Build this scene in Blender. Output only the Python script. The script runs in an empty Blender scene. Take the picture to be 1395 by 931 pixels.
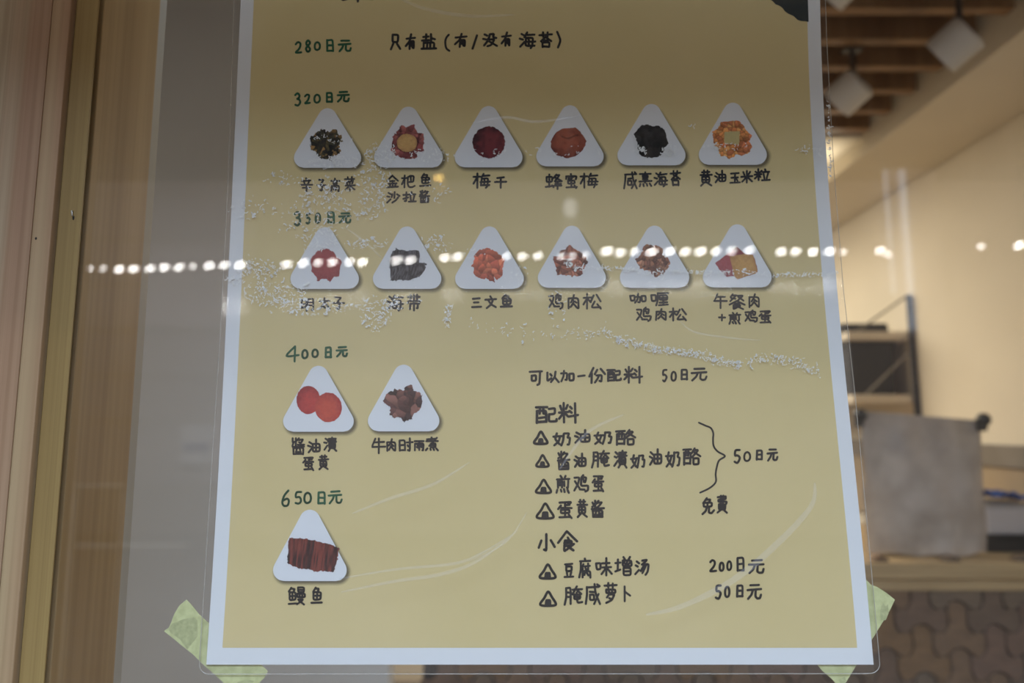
import bpy, bmesh, math, random
import numpy as np
from mathutils import Vector, Matrix
random.seed(7); RNG = np.random.RandomState(5)
S = bpy.context.scene; C = S.collection

# ---------------------------------------------------------------- camera
W_, H_ = 1395.0, 931.0
F = 930.0                                    # focal length in pixels (24 mm on a 36 mm frame)
EYE = 1.40
TH = math.radians(7.17)
ct, st = math.cos(TH), math.sin(TH)
cam_d = bpy.data.cameras.new('camera'); cam = bpy.data.objects.new('camera', cam_d); C.objects.link(cam)
cam_d.sensor_width = 36.0; cam_d.lens = 36.0*F/W_
cam_d.clip_start = 0.01; cam_d.clip_end = 60
cam.location = (0, 0, EYE); cam.rotation_euler = (math.pi/2+TH, 0, 0)
cam_d.dof.use_dof = True; cam_d.dof.focus_distance = 0.322; cam_d.dof.aperture_fstop = 6.0
S.camera = cam
# ---------------------------------------------------------------- world, lights, exposure
S.view_settings.view_transform = 'Standard'; S.view_settings.look = 'None'
S.view_settings.exposure = 0.0; S.view_settings.gamma = 1.0
S.cycles.transparent_max_bounces = 32
S.cycles.max_bounces = 8
wd = bpy.data.worlds.new('world'); S.world = wd; wd.use_nodes = True
wd.node_tree.nodes['Background'].inputs[0].default_value = (0.60, 0.66, 0.75, 1)
wd.node_tree.nodes['Background'].inputs[1].default_value = 0.05
def area(name, loc, target, sx, sy, power, col):
    l = bpy.data.lights.new(name, 'AREA'); l.shape = 'RECTANGLE'; l.size = sx; l.size_y = sy
    l.energy = power; l.color = col
    o = bpy.data.objects.new(name, l); C.objects.link(o); o.location = loc
    d = Vector(target)-Vector(loc); o.rotation_euler = d.to_track_quat('-Z', 'Y').to_euler()
    return o
area('street_ceiling_light', (0.1, -1.05, 3.35), (0, 0.2, 1.3), 2.6, 1.1, 104, (0.69, 0.89, 1.20))
area('concourse_light', (0, -2.3, 4.9), (0, -6.5, 1.2), 8, 1.0, 320, (1.0, 0.95, 0.93))
area('shop_ceiling_light', (0.1, 2.7, 2.18), (0.25, 2.7, 0), 1.2, 1.2, 31, (1.0, 0.91, 0.74))
area('partition_fill_light', (-0.85, .62, 1.35), (-.6, 1.22, 1.35), .5, 1.2, 1.0, (1.0, .95, .88))  # added fill that brightens the partition, not a fixture of the shop
area('ceiling_wash_fill', (.99, 2.45, 2.17), (.85, 2.45, 2.3), .9, .03, 1.3, (1.0, .90, .70))  # unseen strip added to wash the ceiling beyond the slats
area('shop_counter_light', (-0.3, 1.75, 2.20), (-.3, 1.9, 0), 0.5, 0.3, 9, (1.0, 0.88, 0.70))

# ---------------------------------------------------------------- maths
def ray(px, py):
    u = (px-W_/2)/F; v = (H_/2-py)/F
    return u, ct-v*st, st+v*ct
def at(px, py, Y):
    a, b, c = ray(px, py); return Vector((a*Y/b, Y, EYE+c*Y/b))
def at_x(px, py, X):
    a, b, c = ray(px, py); return Vector((X, b*X/a, EYE+c*X/a))
def at_h(px, py, h):
    a, b, c = ray(px, py); return Vector((a*h/c, b*h/c, EYE+h))

# ---------------------------------------------------------------- materials
def lin(c):
    r = []
    for v in c[:3]:
        v = v/255.0
        r.append(v/12.92 if v <= .04045 else ((v+.055)/1.055)**2.4)
    return tuple(r)+(1.0,)
MATS = {}
def mat(name, col, rough=0.6, metal=0.0, spec=0.5, emit=None, estr=0.0):
    m = bpy.data.materials.new(name); m.use_nodes = True
    b = m.node_tree.nodes['Principled BSDF']
    b.inputs['Base Color'].default_value = tuple(col[:3])+(1,)
    b.inputs['Roughness'].default_value = rough; b.inputs['Metallic'].default_value = metal
    b.inputs['Specular IOR Level'].default_value = spec
    if emit:
        b.inputs['Emission Color'].default_value = tuple(emit[:3])+(1,); b.inputs['Emission Strength'].default_value = estr
    return m
def noise_col(m, c1, c2, scale=(1, 1, 1), ns=5.0, detail=4, bump=0.0, lo=.35, hi=.65, dist=0.0):
    nt = m.node_tree; N = nt.nodes; L = nt.links; b = N['Principled BSDF']
    tc = N.new('ShaderNodeTexCoord'); mp = N.new('ShaderNodeMapping'); mp.inputs['Scale'].default_value = scale
    nz = N.new('ShaderNodeTexNoise'); nz.inputs['Scale'].default_value = ns; nz.inputs['Detail'].default_value = detail
    nz.inputs['Distortion'].default_value = dist
    cr = N.new('ShaderNodeValToRGB'); cr.color_ramp.elements[0].position = lo; cr.color_ramp.elements[1].position = hi
    cr.color_ramp.elements[0].color = tuple(c1[:3])+(1,); cr.color_ramp.elements[1].color = tuple(c2[:3])+(1,)
    L.new(tc.outputs['Object'], mp.inputs[0]); L.new(mp.outputs[0], nz.inputs[0]); L.new(nz.outputs[0], cr.inputs[0])
    L.new(cr.outputs[0], b.inputs['Base Color'])
    if bump:
        bp = N.new('ShaderNodeBump'); bp.inputs['Strength'].default_value = bump; bp.inputs['Distance'].default_value = 0.002
        L.new(nz.outputs[0], bp.inputs['Height']); L.new(bp.outputs[0], b.inputs['Normal'])
    return m
def wood(name, c1, c2, c3, sx=26.0, fine=300.0, rough=.55):
    """long grain along Z: broad heart / sap bands plus fine lines"""
    m = mat(name, c1, rough); nt = m.node_tree; N = nt.nodes; L = nt.links; b = N['Principled BSDF']
    tc = N.new('ShaderNodeTexCoord')
    def nz(scale, s, det, dist=0.0):
        mp = N.new('ShaderNodeMapping'); mp.inputs['Scale'].default_value = scale
        n = N.new('ShaderNodeTexNoise'); n.inputs['Scale'].default_value = s; n.inputs['Detail'].default_value = det
        n.inputs['Distortion'].default_value = dist
        L.new(tc.outputs['Object'], mp.inputs[0]); L.new(mp.outputs[0], n.inputs[0]); return n
    a = nz((sx, sx, 1.3), 1.0, 2, .6); f = nz((fine, fine, 2.0), 1.0, 2)
    cr = N.new('ShaderNodeValToRGB'); e = cr.color_ramp.elements
    e[0].position = .34; e[0].color = c3; e[1].position = .62; e[1].color = c1
    k = cr.color_ramp.elements.new(.48); k.color = c2
    L.new(a.outputs[0], cr.inputs[0])
    cf = N.new('ShaderNodeValToRGB'); cf.color_ramp.elements[0].position = .35; cf.color_ramp.elements[1].position = .6
    cf.color_ramp.elements[0].color = (.72, .68, .62, 1); cf.color_ramp.elements[1].color = (1, 1, 1, 1)
    L.new(f.outputs[0], cf.inputs[0])
    mx = N.new('ShaderNodeMix'); mx.data_type = 'RGBA'; mx.blend_type = 'MULTIPLY'; mx.inputs[0].default_value = .55
    L.new(cr.outputs[0], mx.inputs[6]); L.new(cf.outputs[0], mx.inputs[7]); L.new(mx.outputs[2], b.inputs['Base Color'])
    bp = N.new('ShaderNodeBump'); bp.inputs['Strength'].default_value = .15; bp.inputs['Distance'].default_value = .0005
    L.new(f.outputs[0], bp.inputs['Height']); L.new(bp.outputs[0], b.inputs['Normal'])
    return m
def clear(name, rough=0.0, f0=.04, tint=(1, 1, 1), haze=0.0, hazecol=(.9, .9, .9), bump=None):
    """thin clear sheet: transparent + glossy by a Schlick Fresnel, optionally a faint diffuse haze"""
    m = bpy.data.materials.new(name); m.use_nodes = True; nt = m.node_tree; N = nt.nodes; L = nt.links
    N.clear(); out = N.new('ShaderNodeOutputMaterial')
    tr = N.new('ShaderNodeBsdfTransparent'); tr.inputs[0].default_value = tuple(tint)+(1,)
    gl = N.new('ShaderNodeBsdfAnisotropic') if False else N.new('ShaderNodeBsdfGlossy')
    gl.inputs['Roughness'].default_value = rough; gl.inputs['Color'].default_value = (1, 1, 1, 1)
    geo = N.new('ShaderNodeNewGeometry')
    dot = N.new('ShaderNodeVectorMath'); dot.operation = 'DOT_PRODUCT'
    L.new(geo.outputs['Incoming'], dot.inputs[0]); L.new(geo.outputs['Normal'], dot.inputs[1])
    ab = N.new('ShaderNodeMath'); ab.operation = 'ABSOLUTE'; L.new(dot.outputs['Value'], ab.inputs[0])
    om = N.new('ShaderNodeMath'); om.operation = 'SUBTRACT'; om.inputs[0].default_value = 1.0; L.new(ab.outputs[0], om.inputs[1])
    pw = N.new('ShaderNodeMath'); pw.operation = 'POWER'; pw.inputs[1].default_value = 5.0; L.new(om.outputs[0], pw.inputs[0])
    ml = N.new('ShaderNodeMath'); ml.operation = 'MULTIPLY_ADD'; ml.inputs[1].default_value = 1-f0; ml.inputs[2].default_value = f0
    L.new(pw.outputs[0], ml.inputs[0])
    mx = N.new('ShaderNodeMixShader'); L.new(ml.outputs[0], mx.inputs[0]); L.new(tr.outputs[0], mx.inputs[1]); L.new(gl.outputs[0], mx.inputs[2])
    last = mx
    if bump:
        tc = N.new('ShaderNodeTexCoord'); nz = N.new('ShaderNodeTexNoise'); nz.inputs['Scale'].default_value = bump[0]
        bp = N.new('ShaderNodeBump'); bp.inputs['Strength'].default_value = bump[1]; bp.inputs['Distance'].default_value = .001
        L.new(tc.outputs['Object'], nz.inputs[0]); L.new(nz.outputs[0], bp.inputs['Height']); L.new(bp.outputs[0], gl.inputs['Normal'])
    if haze:
        df = N.new('ShaderNodeBsdfDiffuse'); df.inputs[0].default_value = tuple(hazecol)+(1,)
        m2 = N.new('ShaderNodeMixShader'); m2.inputs[0].default_value = haze
        L.new(mx.outputs[0], m2.inputs[1]); L.new(df.outputs[0], m2.inputs[2]); last = m2
    L.new(last.outputs[0], out.inputs[0]); return m
def attr_mat(name, rough=.6, alpha=False):
    m = mat(name, (1, 1, 1), rough, spec=.2); nt = m.node_tree; b = nt.nodes['Principled BSDF']
    a = nt.nodes.new('ShaderNodeAttribute'); a.attribute_name = 'col'
    nt.links.new(a.outputs['Color'], b.inputs['Base Color'])
    if alpha: nt.links.new(a.outputs['Alpha'], b.inputs['Alpha'])
    return m

# ---------------------------------------------------------------- object helpers
def link(name, me, m=None, parent=None):
    if m: me.materials.append(m)
    o = bpy.data.objects.new(name, me); C.objects.link(o)
    if parent is not None: o.parent = parent
    return o
def obj(name, bm, m, parent=None, smooth=False, loc=None):
    me = bpy.data.meshes.new(name)
    bmesh.ops.recalc_face_normals(bm, faces=bm.faces)
    if smooth:
        for f in bm.faces: f.smooth = True
    bm.to_mesh(me); bm.free()
    o = link(name, me, m, parent)
    if loc is not None: o.location = loc
    return o
def tag(o, label=None, cat=None, group=None, kind=None):
    if label: o['label'] = label
    if cat: o['category'] = cat
    if group: o['group'] = group
    if kind: o['kind'] = kind
    return o
def struct(o, label=None, cat=None):
    return tag(o, label, cat, None, 'structure')
def empty(name, loc=(0, 0, 0)):
    o = bpy.data.objects.new(name, None); C.objects.link(o); o.location = loc; o.empty_display_size = .02; return o
def part(name, bm, m, root, smooth=False):
    """bm in world coordinates; parent root is an unrotated empty or a part with zero offset"""
    off = Vector((0, 0, 0)); r = root
    while r is not None: off += r.location; r = r.parent
    bmesh.ops.translate(bm, verts=bm.verts, vec=-off)
    return obj(name, bm, m, root, smooth)
def box(bm, x0, x1, y0, y1, z0, z1, bev=0.0, seg=2):
    r = bmesh.ops.create_cube(bm, size=1.0)
    vs = r['verts']
    for v in vs:
        v.co = Vector(((x0+x1)/2+v.co.x*(x1-x0), (y0+y1)/2+v.co.y*(y1-y0), (z0+z1)/2+v.co.z*(z1-z0)))
    if bev:
        es = list({e for v in vs for e in v.link_edges})
        bmesh.ops.bevel(bm, geom=es, offset=bev, segments=seg, affect='EDGES', profile=.5)
    return bm
def B(x0, x1, y0, y1, z0, z1, bev=0.0): return box(bmesh.new(), x0, x1, y0, y1, z0, z1, bev)
def tube(bm, pts, r, n=10, caps=True, radii=None):
    pts = [Vector(p) for p in pts]; rings = []
    for i, p in enumerate(pts):
        d = (pts[min(i+1, len(pts)-1)]-pts[max(i-1, 0)]).normalized()
        a = d.orthogonal().normalized() if i == 0 else (a-d*a.dot(d)).normalized()
        c = d.cross(a); rr = radii[i] if radii else r
        rings.append([bm.verts.new(p+(a*math.cos(2*math.pi*k/n)+c*math.sin(2*math.pi*k/n))*rr) for k in range(n)])
    for i in range(len(rings)-1):
        for k in range(n): bm.faces.new((rings[i][k], rings[i][(k+1) % n], rings[i+1][(k+1) % n], rings[i+1][k]))
    if caps: bm.faces.new(rings[0][::-1]); bm.faces.new(rings[-1])
    return bm
def T(pts, r, n=10, radii=None): return tube(bmesh.new(), pts, r, n, True, radii)
def lathe(prof, n=24):
    bm = bmesh.new(); rings = []
    for r, z in prof:
        rings.append([bm.verts.new((r*math.cos(2*math.pi*k/n), r*math.sin(2*math.pi*k/n), z)) for k in range(n)])
    for i in range(len(rings)-1):
        for k in range(n): bm.faces.new((rings[i][k], rings[i][(k+1) % n], rings[i+1][(k+1) % n], rings[i+1][k]))
    bm.faces.new(rings[0][::-1]); bm.faces.new(rings[-1])
    return bm

# ================================================================= SETTING: shop interior
plaster = noise_col(mat('cream_plaster', (1, 1, 1), .8), (.73, .65, .52), (.77, .69, .555), ns=3)
plaster2 = noise_col(mat('grey_plaster', (1, 1, 1), .8), (.66, .63, .58), (.70, .67, .62), ns=3)
floor_m = noise_col(mat('shop_floor_tile', (1, 1, 1), .4), (.16, .13, .11), (.22, .18, .15), ns=8)
dark_ceiling = mat('dark_ceiling_paint', (.035, .025, .02), .8)
slat_wood = wood('ceiling_slat_wood', (.30, .165, .075, 1), (.26, .14, .06, 1), (.20, .10, .045, 1), 8, 90)
XW, XA = 1.31, 1.04
HC, HS = EYE+.85, EYE+.80
struct(obj('floor', B(-3.2, XW+.1, .40, 4.2, -.1, 0), floor_m))
struct(obj('wall_right', B(XW, XW+.1, .45, 4.2, 0, 2.9), plaster))
struct(obj('wall_back', B(-3.2, XW, 4.0, 4.1, 0, 2.9), plaster))
struct(obj('wall_left', B(-3.2, -3.1, .45, 4.0, 0, 2.9), plaster))
struct(obj('ceiling', B(-3.1, XA, 1.93, 4.0, HC, HC+.3), plaster))
cl2 = obj('ceiling_recess', B(-3.1, XA, .45, 1.93, HC+.16, HC+.3), dark_ceiling); struct(cl2)
sof = obj('ceiling_soffit', B(XA, XW, .45, 4.0, HS, 2.9, .004), plaster); struct(sof)
struct(obj('wall_partition', B(-2.6, -.21, 1.22, 1.28, 0, HC+.16), plaster2))
# wooden slats hung under the recess: pieces of the ceiling
k = 0
Yl = .85/.4526
sl0 = B(-1.6, XA-.012, -.013, .013, 0, .13, .002)
me0 = None
for i in range(11):
    y = Yl-.1135*i
    if me0 is None:
        o = obj('slat', sl0, slat_wood, cl2); me0 = o.data
    else:
        o = bpy.data.objects.new('slat', me0); C.objects.link(o); o.parent = cl2
    o.location = (0, y, HC+.0)
# dark moulding band along the right wall behind the counter
band_m = noise_col(mat('grey_stone_band', (1, 1, 1), .5), (.17, .145, .12), (.22, .19, .16), ns=12)
b0 = at_x(1350, 603, XW-.02); b1 = at_x(1395, 630, XW-.02)
struct(obj('trim_1', B(XW-.02, XW-.001, 1.45, 3.9, EYE-.105, EYE-.046, .003), band_m))
struct(obj('trim_2', B(XW-.012, XW-.001, 1.45, 3.9, EYE-.31, EYE-.105, .002), noise_col(mat('tan_board', (1, 1, 1), .6), (.34, .25, .16), (.40, .30, .19), ns=6)))

# ================================================================= counter with mosaic front
YC = 1.60; ZT = EYE-.302
counter = empty('service_counter', (.5, YC, 0))
tag(counter, 'wooden service counter faced with jigsaw-shaped wood blocks, behind the window', 'counter')
top_wood = noise_col(mat('counter_top_wood', (1, 1, 1), .5), (.37, .25, .12), (.46, .32, .16), scale=(1, 14, 14), ns=6, detail=4)
part('worktop', B(-.23, XW-.03, YC-.02, YC+.62, ZT-.036, ZT, .003), top_wood, counter)
part('carcass', B(-.2, XW-.03, YC+.018, YC+.58, .0, ZT-.036, 0), mat('dark_grout', (.03, .022, .018), .9), counter)
half = [(0, 0), (.10, .015), (.19, .06), (.26, .14), (.285, .24), (.275, .38), (.26, .52), (.28, .66), (.35, .79), (.43, .86), (.5, .88), (.59, .855), (.66, .80), (.70, .81),
        (.725, .88), (.735, 1.0), (.745, 1.14), (.72, 1.28), (.65, 1.41), (.57, 1.48), (.5, 1.5), (.41, 1.475), (.34, 1.42), (.30, 1.43),
        (.275, 1.40), (.26, 1.38), (.19, 1.30), (.10, 1.255), (0, 1.24)]
def mosaic_mesh():
    s = .0816; g = .018
    pts = [(x, y) for x, y in half]+[(-x, y) for x, y in half[-2:0:-1]]
    n = len(pts); P = np.array(pts)
    ins = []
    area2 = sum(P[i][0]*P[(i+1) % n][1]-P[(i+1) % n][0]*P[i][1] for i in range(n))
    sg = 1 if area2 > 0 else -1
    def inset(d):
        q = []
        for i in range(n):
            t = P[(i+1) % n]-P[i-1]; t = t/(np.linalg.norm(t)+1e-9); q.append(P[i]+sg*d*np.array([-t[1], t[0]]))
        return q
    bm = bmesh.new(); rings = []
    for d, y in ((g, .016), (g, -.004), (g+.03, -.008)):
        rings.append([bm.verts.new((p[0]*s, y, -p[1]*s)) for p in inset(d)])
    for a, b in zip(rings, rings[1:]):
        for i in range(n): bm.faces.new((a[i], a[(i+1) % n], b[(i+1) % n], b[i]))
    bm.faces.new(rings[-1])
    bmesh.ops.recalc_face_normals(bm, faces=bm.faces)
    me = bpy.data.meshes.new('wood_block'); bm.to_mesh(me); bm.free(); return me
mos_cols = [(.135, .08, .05), (.165, .095, .05), (.12, .075, .048), (.15, .085, .055), (.14, .095, .06), (.175, .095, .04)]
mos_m = [noise_col(mat('mosaic_wood_%d' % i, (1, 1, 1), .55), tuple(v*.8 for v in c), tuple(v*1.2 for v in c), scale=(3, 3, 22), ns=7) for i, c in enumerate(mos_cols)]
mos_me = []
for m in mos_m:
    me = mosaic_mesh(); me.materials.append(m); mos_me.append(me)
s_ = .0816; p0 = at(1248.5, 787, YC)
colx = p0.x; topz = p0.z
cols = []
nblk = 0
for ci in range(-17, 5):
    X = colx+ci*s_
    if X < -.15 or X > XW-.068: continue
    for rj in range(-1, 11):
        z = topz-rj*1.24*s_-(0 if ci % 2 == 0 else .62*s_)
        if z-1.5*s_ < .02: continue
        if z > topz+.66*s_: continue
        if nblk >= 300: continue
        o = bpy.data.objects.new('wood_block', mos_me[(ci*7+rj*5+(ci*rj) % 3) % 6]); C.objects.link(o); o.parent = counter
        o.location = Vector((X, YC, z))-counter.location; nblk += 1
part('apron', B(-.22, XW-.03, YC-.012, YC+.018, ZT-.062, ZT-.036, .002), top_wood, counter)

# ================================================================= ceiling spotlights
white_metal = noise_col(mat('white_enamel', (1, 1, 1), .5), (.62, .58, .52), (.66, .62, .56), ns=3)
lens_m = mat('lamp_glass', (.8, .75, .6), .3, emit=(1, .82, .55), estr=.4)
grey_rod_m = mat('dark_stem', (.06, .045, .035), .5)
def spot(px, py, Y, label, r=.0395, ln=.066):
    c = at(px, py, Y)
    root = empty('ceiling_spotlight', (c.x, c.y, HC))
    tag(root, label, 'spotlight', 'white spotlights under the ceiling slats')
    d = Vector((-.70, .90, -.62)).normalized()
    R = d.to_track_quat('Z', 'Y').to_matrix().to_4x4()
    bm = lathe([(r*.80, -ln*.5), (r, -ln*.42), (r, ln*.5), (r*.9, ln*.5), (r*.88, ln*.44)], 28)
    bmesh.ops.transform(bm, matrix=Matrix.Translation(c) @ R, verts=bm.verts); h = part('lamp_housing', bm, white_metal, root, False)
    bm = lathe([(r*.86, ln*.441), (r*.86, ln*.47), (r*.5, ln*.475)], 24)
    bmesh.ops.transform(bm, matrix=Matrix.Translation(c) @ R, verts=bm.verts); part('lens', bm, lens_m, root)
    part('stem', T([c-d*ln*.45, Vector((c.x+.012, c.y, c.z+.04)), (c.x+.012, c.y, HC-.004)], .006, 8), grey_rod_m, root)
    part('mount_plate', B(c.x-.008, c.x+.032, c.y-.012, c.y+.012, HC-.006, HC), grey_rod_m, root)
spot(1302, 60, 1.24, 'right-hand white spotlight tilted below the dark ceiling slats')
spot(1157, 126, 1.45, 'white spotlight nearest the poster edge, middle one under the ceiling slats')
spot(1146, -27, 1.16, 'white spotlight cut off by the top of the picture')

# ================================================================= wall shelf on the right wall
pale = noise_col(mat('pale_shelf_board', (1, 1, 1), .5), (.62, .55, .45), (.68, .60, .50), ns=4)
black_metal = mat('black_metal', (.02, .02, .02), .4)
grey_metal = mat('grey_rod', (.22, .2, .17), .4)
YS = 2.21; sh = empty('wall_shelf', (XW, YS, EYE+.09))
tag(sh, 'black metal wall shelf with two pale boards beside the poster', 'shelf')
zs1, zs2 = EYE+.283, EYE+.077
for z, w in ((zs1, .215), (zs2, .21)):
    part('shelf_board', B(XW-w, XW-.004, YS-.005, YS+.62, z, z+.028, .004), pale, sh)
for yy in (YS-.012, YS+.60):
    part('upright', T([(XW-.012, yy, EYE+.43), (XW-.012, yy, EYE+.0)], .009, 8), black_metal, sh)
    part('brace', T([(XW-.02, yy, EYE+.425), (XW-.185, yy, zs1+.03)], .004, 6), grey_metal, sh)
    part('brace', T([(XW-.03, yy, EYE+.235), (XW-.17, yy, zs2+.03)], .004, 6), grey_metal, sh)
    part('hook', T([(XW-.02, yy, zs2+.03), (XW+-.0, yy, zs2+.06), (XW-.002, yy, zs2-.06)], .006, 6), black_metal, sh)
bin_m = noise_col(mat('black_fabric', (1, 1, 1), .8), (.022, .022, .027), (.034, .034, .04), ns=40)
bin_ = empty('storage_bin', (XW-.13, YS+.2, zs2+.028))
tag(bin_, 'black storage bin standing between the two boards of the wall shelf', 'bin')
part('bin_body', B(XW-.20, XW-.055, YS+.02, YS+.42, zs2+.0285, zs1-.012, .008), bin_m, bin_)
part('bin_rim', B(XW-.205, XW-.050, YS+.015, YS+.425, zs1-.022, zs1-.003, .005), bin_m, bin_)
cs = empty('black_case', (XW-.13, YS+.2, zs1+.028))
tag(cs, 'flat black case lying on the upper board of the wall shelf', 'case')
part('case_body', B(XW-.215, XW-.06, YS+.03, YS+.40, zs1+.0285, zs1+.050, .006), bin_m, cs)
part('case_lid', B(XW-.213, XW-.062, YS+.032, YS+.398, zs1+.050, zs1+.060, .003), bin_m, cs)

# ================================================================= plastic bag on the counter
YB = 1.675
bag = empty('plastic_bag', (at(1262, 760, YB).x, YB, ZT))
tag(bag, 'large crumpled translucent plastic bag standing on the counter, clipped at its top corners', 'bag')
def bag_mesh():
    bm = bmesh.new(); nu, nv = 44, 40
    x0 = [at(1172, 562, YB).x, at(1186, 760, YB).x]; x1 = [at(1338, 572, YB).x, at(1350, 760, YB).x]
    zt = [at(1180, 560, YB).z, at(1338, 573, YB).z]
    rs = np.random.RandomState(3); K = np.stack([rs.uniform(4, 22, 12)*rs.choice([-1, 1], 12), rs.uniform(-9, 9, 12)], 1); ph = rs.uniform(0, 6.28, 12); am = rs.uniform(.0004, .0018, 12)
    grid = []
    for side in (1, -1):
        g = []
        for j in range(nv+1):
            row = []
            for i in range(nu+1):
                u, v = i/nu, j/nv
                x = (x0[0]*(1-u)+x1[0]*u)*(1-v)+(x0[1]*(1-u)+x1[1]*u)*v
                zz = (zt[0]*(1-u)+zt[1]*u)*(1-v)+(ZT+.003)*v+.006*v*math.sin(u*9)**2*(v)
                bul = math.sin(math.pi*u)**.6*(.006+.038*math.sin(math.pi*min(1, v*1.0)*.55))
                wr = sum(a*math.sin(k[0]*u+k[1]*v+p+2*math.sin(3*v+p)) for k, p, a in zip(K, ph, am))*(1 if side > 0 else .8)
                row.append(bm.verts.new((x, YB-side*bul-wr*1.3+.008, zz)))
            g.append(row)
        grid.append(g)
        for j in range(nv):
            for i in range(nu): bm.faces.new((g[j][i], g[j][i+1], g[j+1][i+1], g[j+1][i]))
    bmesh.ops.remove_doubles(bm, verts=bm.verts, dist=.0004)
    return bm
bag_m = mat('translucent_plastic', (.40, .34, .29), .35)
noise_col(bag_m, (.34, .285, .235), (.54, .47, .41), scale=(6, 6, 6), ns=2.5, lo=.3, hi=.7)
bag_m.node_tree.nodes['Principled BSDF'].inputs['Alpha'].default_value = .88
part('bag_film', bag_mesh(), bag_m, bag, True)
for (px, py) in ((1340, 572), (1172, 566)):
    c = at(px, py, YB-.006)
    bm = bmesh.new(); bmesh.ops.create_uvsphere(bm, u_segments=14, v_segments=10, radius=.0165)
    bmesh.ops.translate(bm, verts=bm.verts, vec=c); box(bm, c.x-.012, c.x+.004, c.y-.008, c.y+.012, c.z-.028, c.z, .002)
    o = part('clip', bm, black_metal, bag, True); o['label'] = 'round black clip'
# items to the right of the bag
YI = 1.705
tr0 = at(1333, 748, YI); tray = empty('black_tray', (1.24, YI, ZT))
tag(tray, 'shallow black tray on the counter right of the plastic bag', 'tray')
xa = at(1341, 735, YI).x; xb = XW-.025
ztr = ZT+.040
part('tray_body', B(xa, xb, YI, YI+.20, ZT+.001, ztr-.006, .004), black_metal, tray)
part('tray_rim', B(xa-.003, xb+.001, YI-.004, YI+.204, ztr-.006, ztr, .002), black_metal, tray)
wb = empty('white_container', (1.24, YI+.1, ztr))
tag(wb, 'pale plastic container standing in the black tray right of the bag', 'container')
xa2 = at(1347, 700, YI).x
part('container_body', B(xa2, xb-.004, YI+.01, YI+.17, ztr+.0005, ztr+.068, .006), mat('pale_plastic', (.50, .45, .42), .5), wb)
part('container_rim', B(xa2-.002, xb-.002, YI+.008, YI+.172, ztr+.068, ztr+.074, .002), mat('pale_plastic_rim', (.36, .32, .28), .5), wb)
# crumpled blue cloth
zcl = ztr+.0745
bm = bmesh.new(); g = []
for j in range(9):
    row = []
    for i in range(15):
        x = xa2-.012+(xb-.004-xa2+.012)*i/14; y = YI+.01+.12*j/8
        row.append(bm.verts.new((x, y, zcl+.010+.008*math.sin(i*.9+j)+.004*math.cos(j*2.1-i)-.012*(i/14)+.017)))
    g.append(row)
for j in range(8):
    for i in range(14): bm.faces.new((g[j][i], g[j][i+1], g[j+1][i+1], g[j+1][i]))
r_ = bmesh.ops.solidify(bm, geom=bm.faces[:], thickness=.005)
o = obj('blue_cloth', bm, noise_col(mat('blue_cloth', (1, 1, 1), .8), (.015, .06, .26), (.03, .10, .38), ns=30), smooth=True)
tag(o, 'crumpled blue cloth on the pale container right of the bag', 'cloth')

# ================================================================= window frame and glass
YG0, YG1 = .3140, .3180
fw = wood('cedar_jamb', (.42, .30, .16, 1), (.40, .25, .135, 1), (.33, .17, .09, 1), 34, 420)
fs = wood('pale_stop_wood', (.345, .235, .080, 1), (.315, .21, .072, 1), (.27, .175, .058, 1), 20, 800)
fr = wood('reveal_wood', (.46, .31, .15, 1), (.40, .265, .12, 1), (.30, .18, .075, 1), 10, 260)
def X(px, Y, py=465): return at(px, py, Y).x
YF = YG0-.0006
xs1 = X(97.5, YF); xg = X(65, YF); xj = X(58.5, YF-.002); xk = X(30, YF-.003)
xi = xs1-.0005
w1 = empty('window_1', (xs1, .31, EYE)); struct(w1)
fw2 = wood('cedar_post', (.40, .31, .19, 1), (.38, .235, .135, 1), (.25, .12, .065, 1), 60, 500)
part('post_board', B(xj-.16, xk, YF-.0034, .368, .45, 2.3, .0004), fw2, w1)
part('jamb', B(xk, xj, YF-.0030, .368, .45, 2.3, .0005), fw, w1)
o = part('groove_gasket', B(xj-.001, xg+.001, YF+.006, .330, .45, 2.3), mat('grey_gasket', (.012, .011, .012), .6), w1)
part('gasket_bead', T([((xj+xg)/2, YF+.0045, .45), ((xj+xg)/2, YF+.0045, 2.3)], .0007, 8), mat('grey_gasket_bead', (.06, .055, .056), .4), w1)
part('stop_strip', B(xg, xs1, YF, YG0-.0001, .45, 2.3, .0004), fs, w1)
part('reveal_board', B(xg, xs1-.0004, YG1+.0002, .369, .45, 2.3, .0004), fr, w1)
part('reveal_edge', B(xg, xs1-.0006, .369, .3765, .45, 2.3, .0003), mat('grey_edge_strip', (.42, .40, .35), .6), w1)
glass_m = clear('window_glass', 0.0, .042, (.985, .99, .985))
part('glass_pane', B(xg+.003, 1.25, YG0, YG1, .46, 2.28), glass_m, w1)
# mirrored right hand frame, sill and head (outside the picture)
part('jamb', B(1.25, 1.40, .225, .400, .45, 2.3, .0015), fw, w1)
part('sill', B(xj-.16, 1.40, .20, .42, .36, .45, .003), fw, w1)
part('head', B(xj-.16, 1.40, .225, .42, 2.3, 2.45, .003), fw, w1)
def sph(c, r, s=(1, 1, 1), n=10):
    bm = bmesh.new(); bmesh.ops.create_uvsphere(bm, u_segments=n, v_segments=8, radius=r)
    bmesh.ops.scale(bm, vec=s, verts=bm.verts); bmesh.ops.translate(bm, verts=bm.verts, vec=c); return bm
c = at(99, 291, YF-.0002)
part('staple', T([c+Vector((-.0002, .001, .0012)), c+Vector((-.0002, -.0006, .0010)), c+Vector((.0003, -.0006, -.0012)), c+Vector((.0003, .001, -.0014))], .0004, 8), mat('steel', (.5, .48, .42), .35, 1), w1)
part('staple_hole', sph(at(100, 297, YF-.0001), .0007, (.7, .3, 1.5)), mat('hole', (.03, .025, .02), .9), w1)
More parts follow.
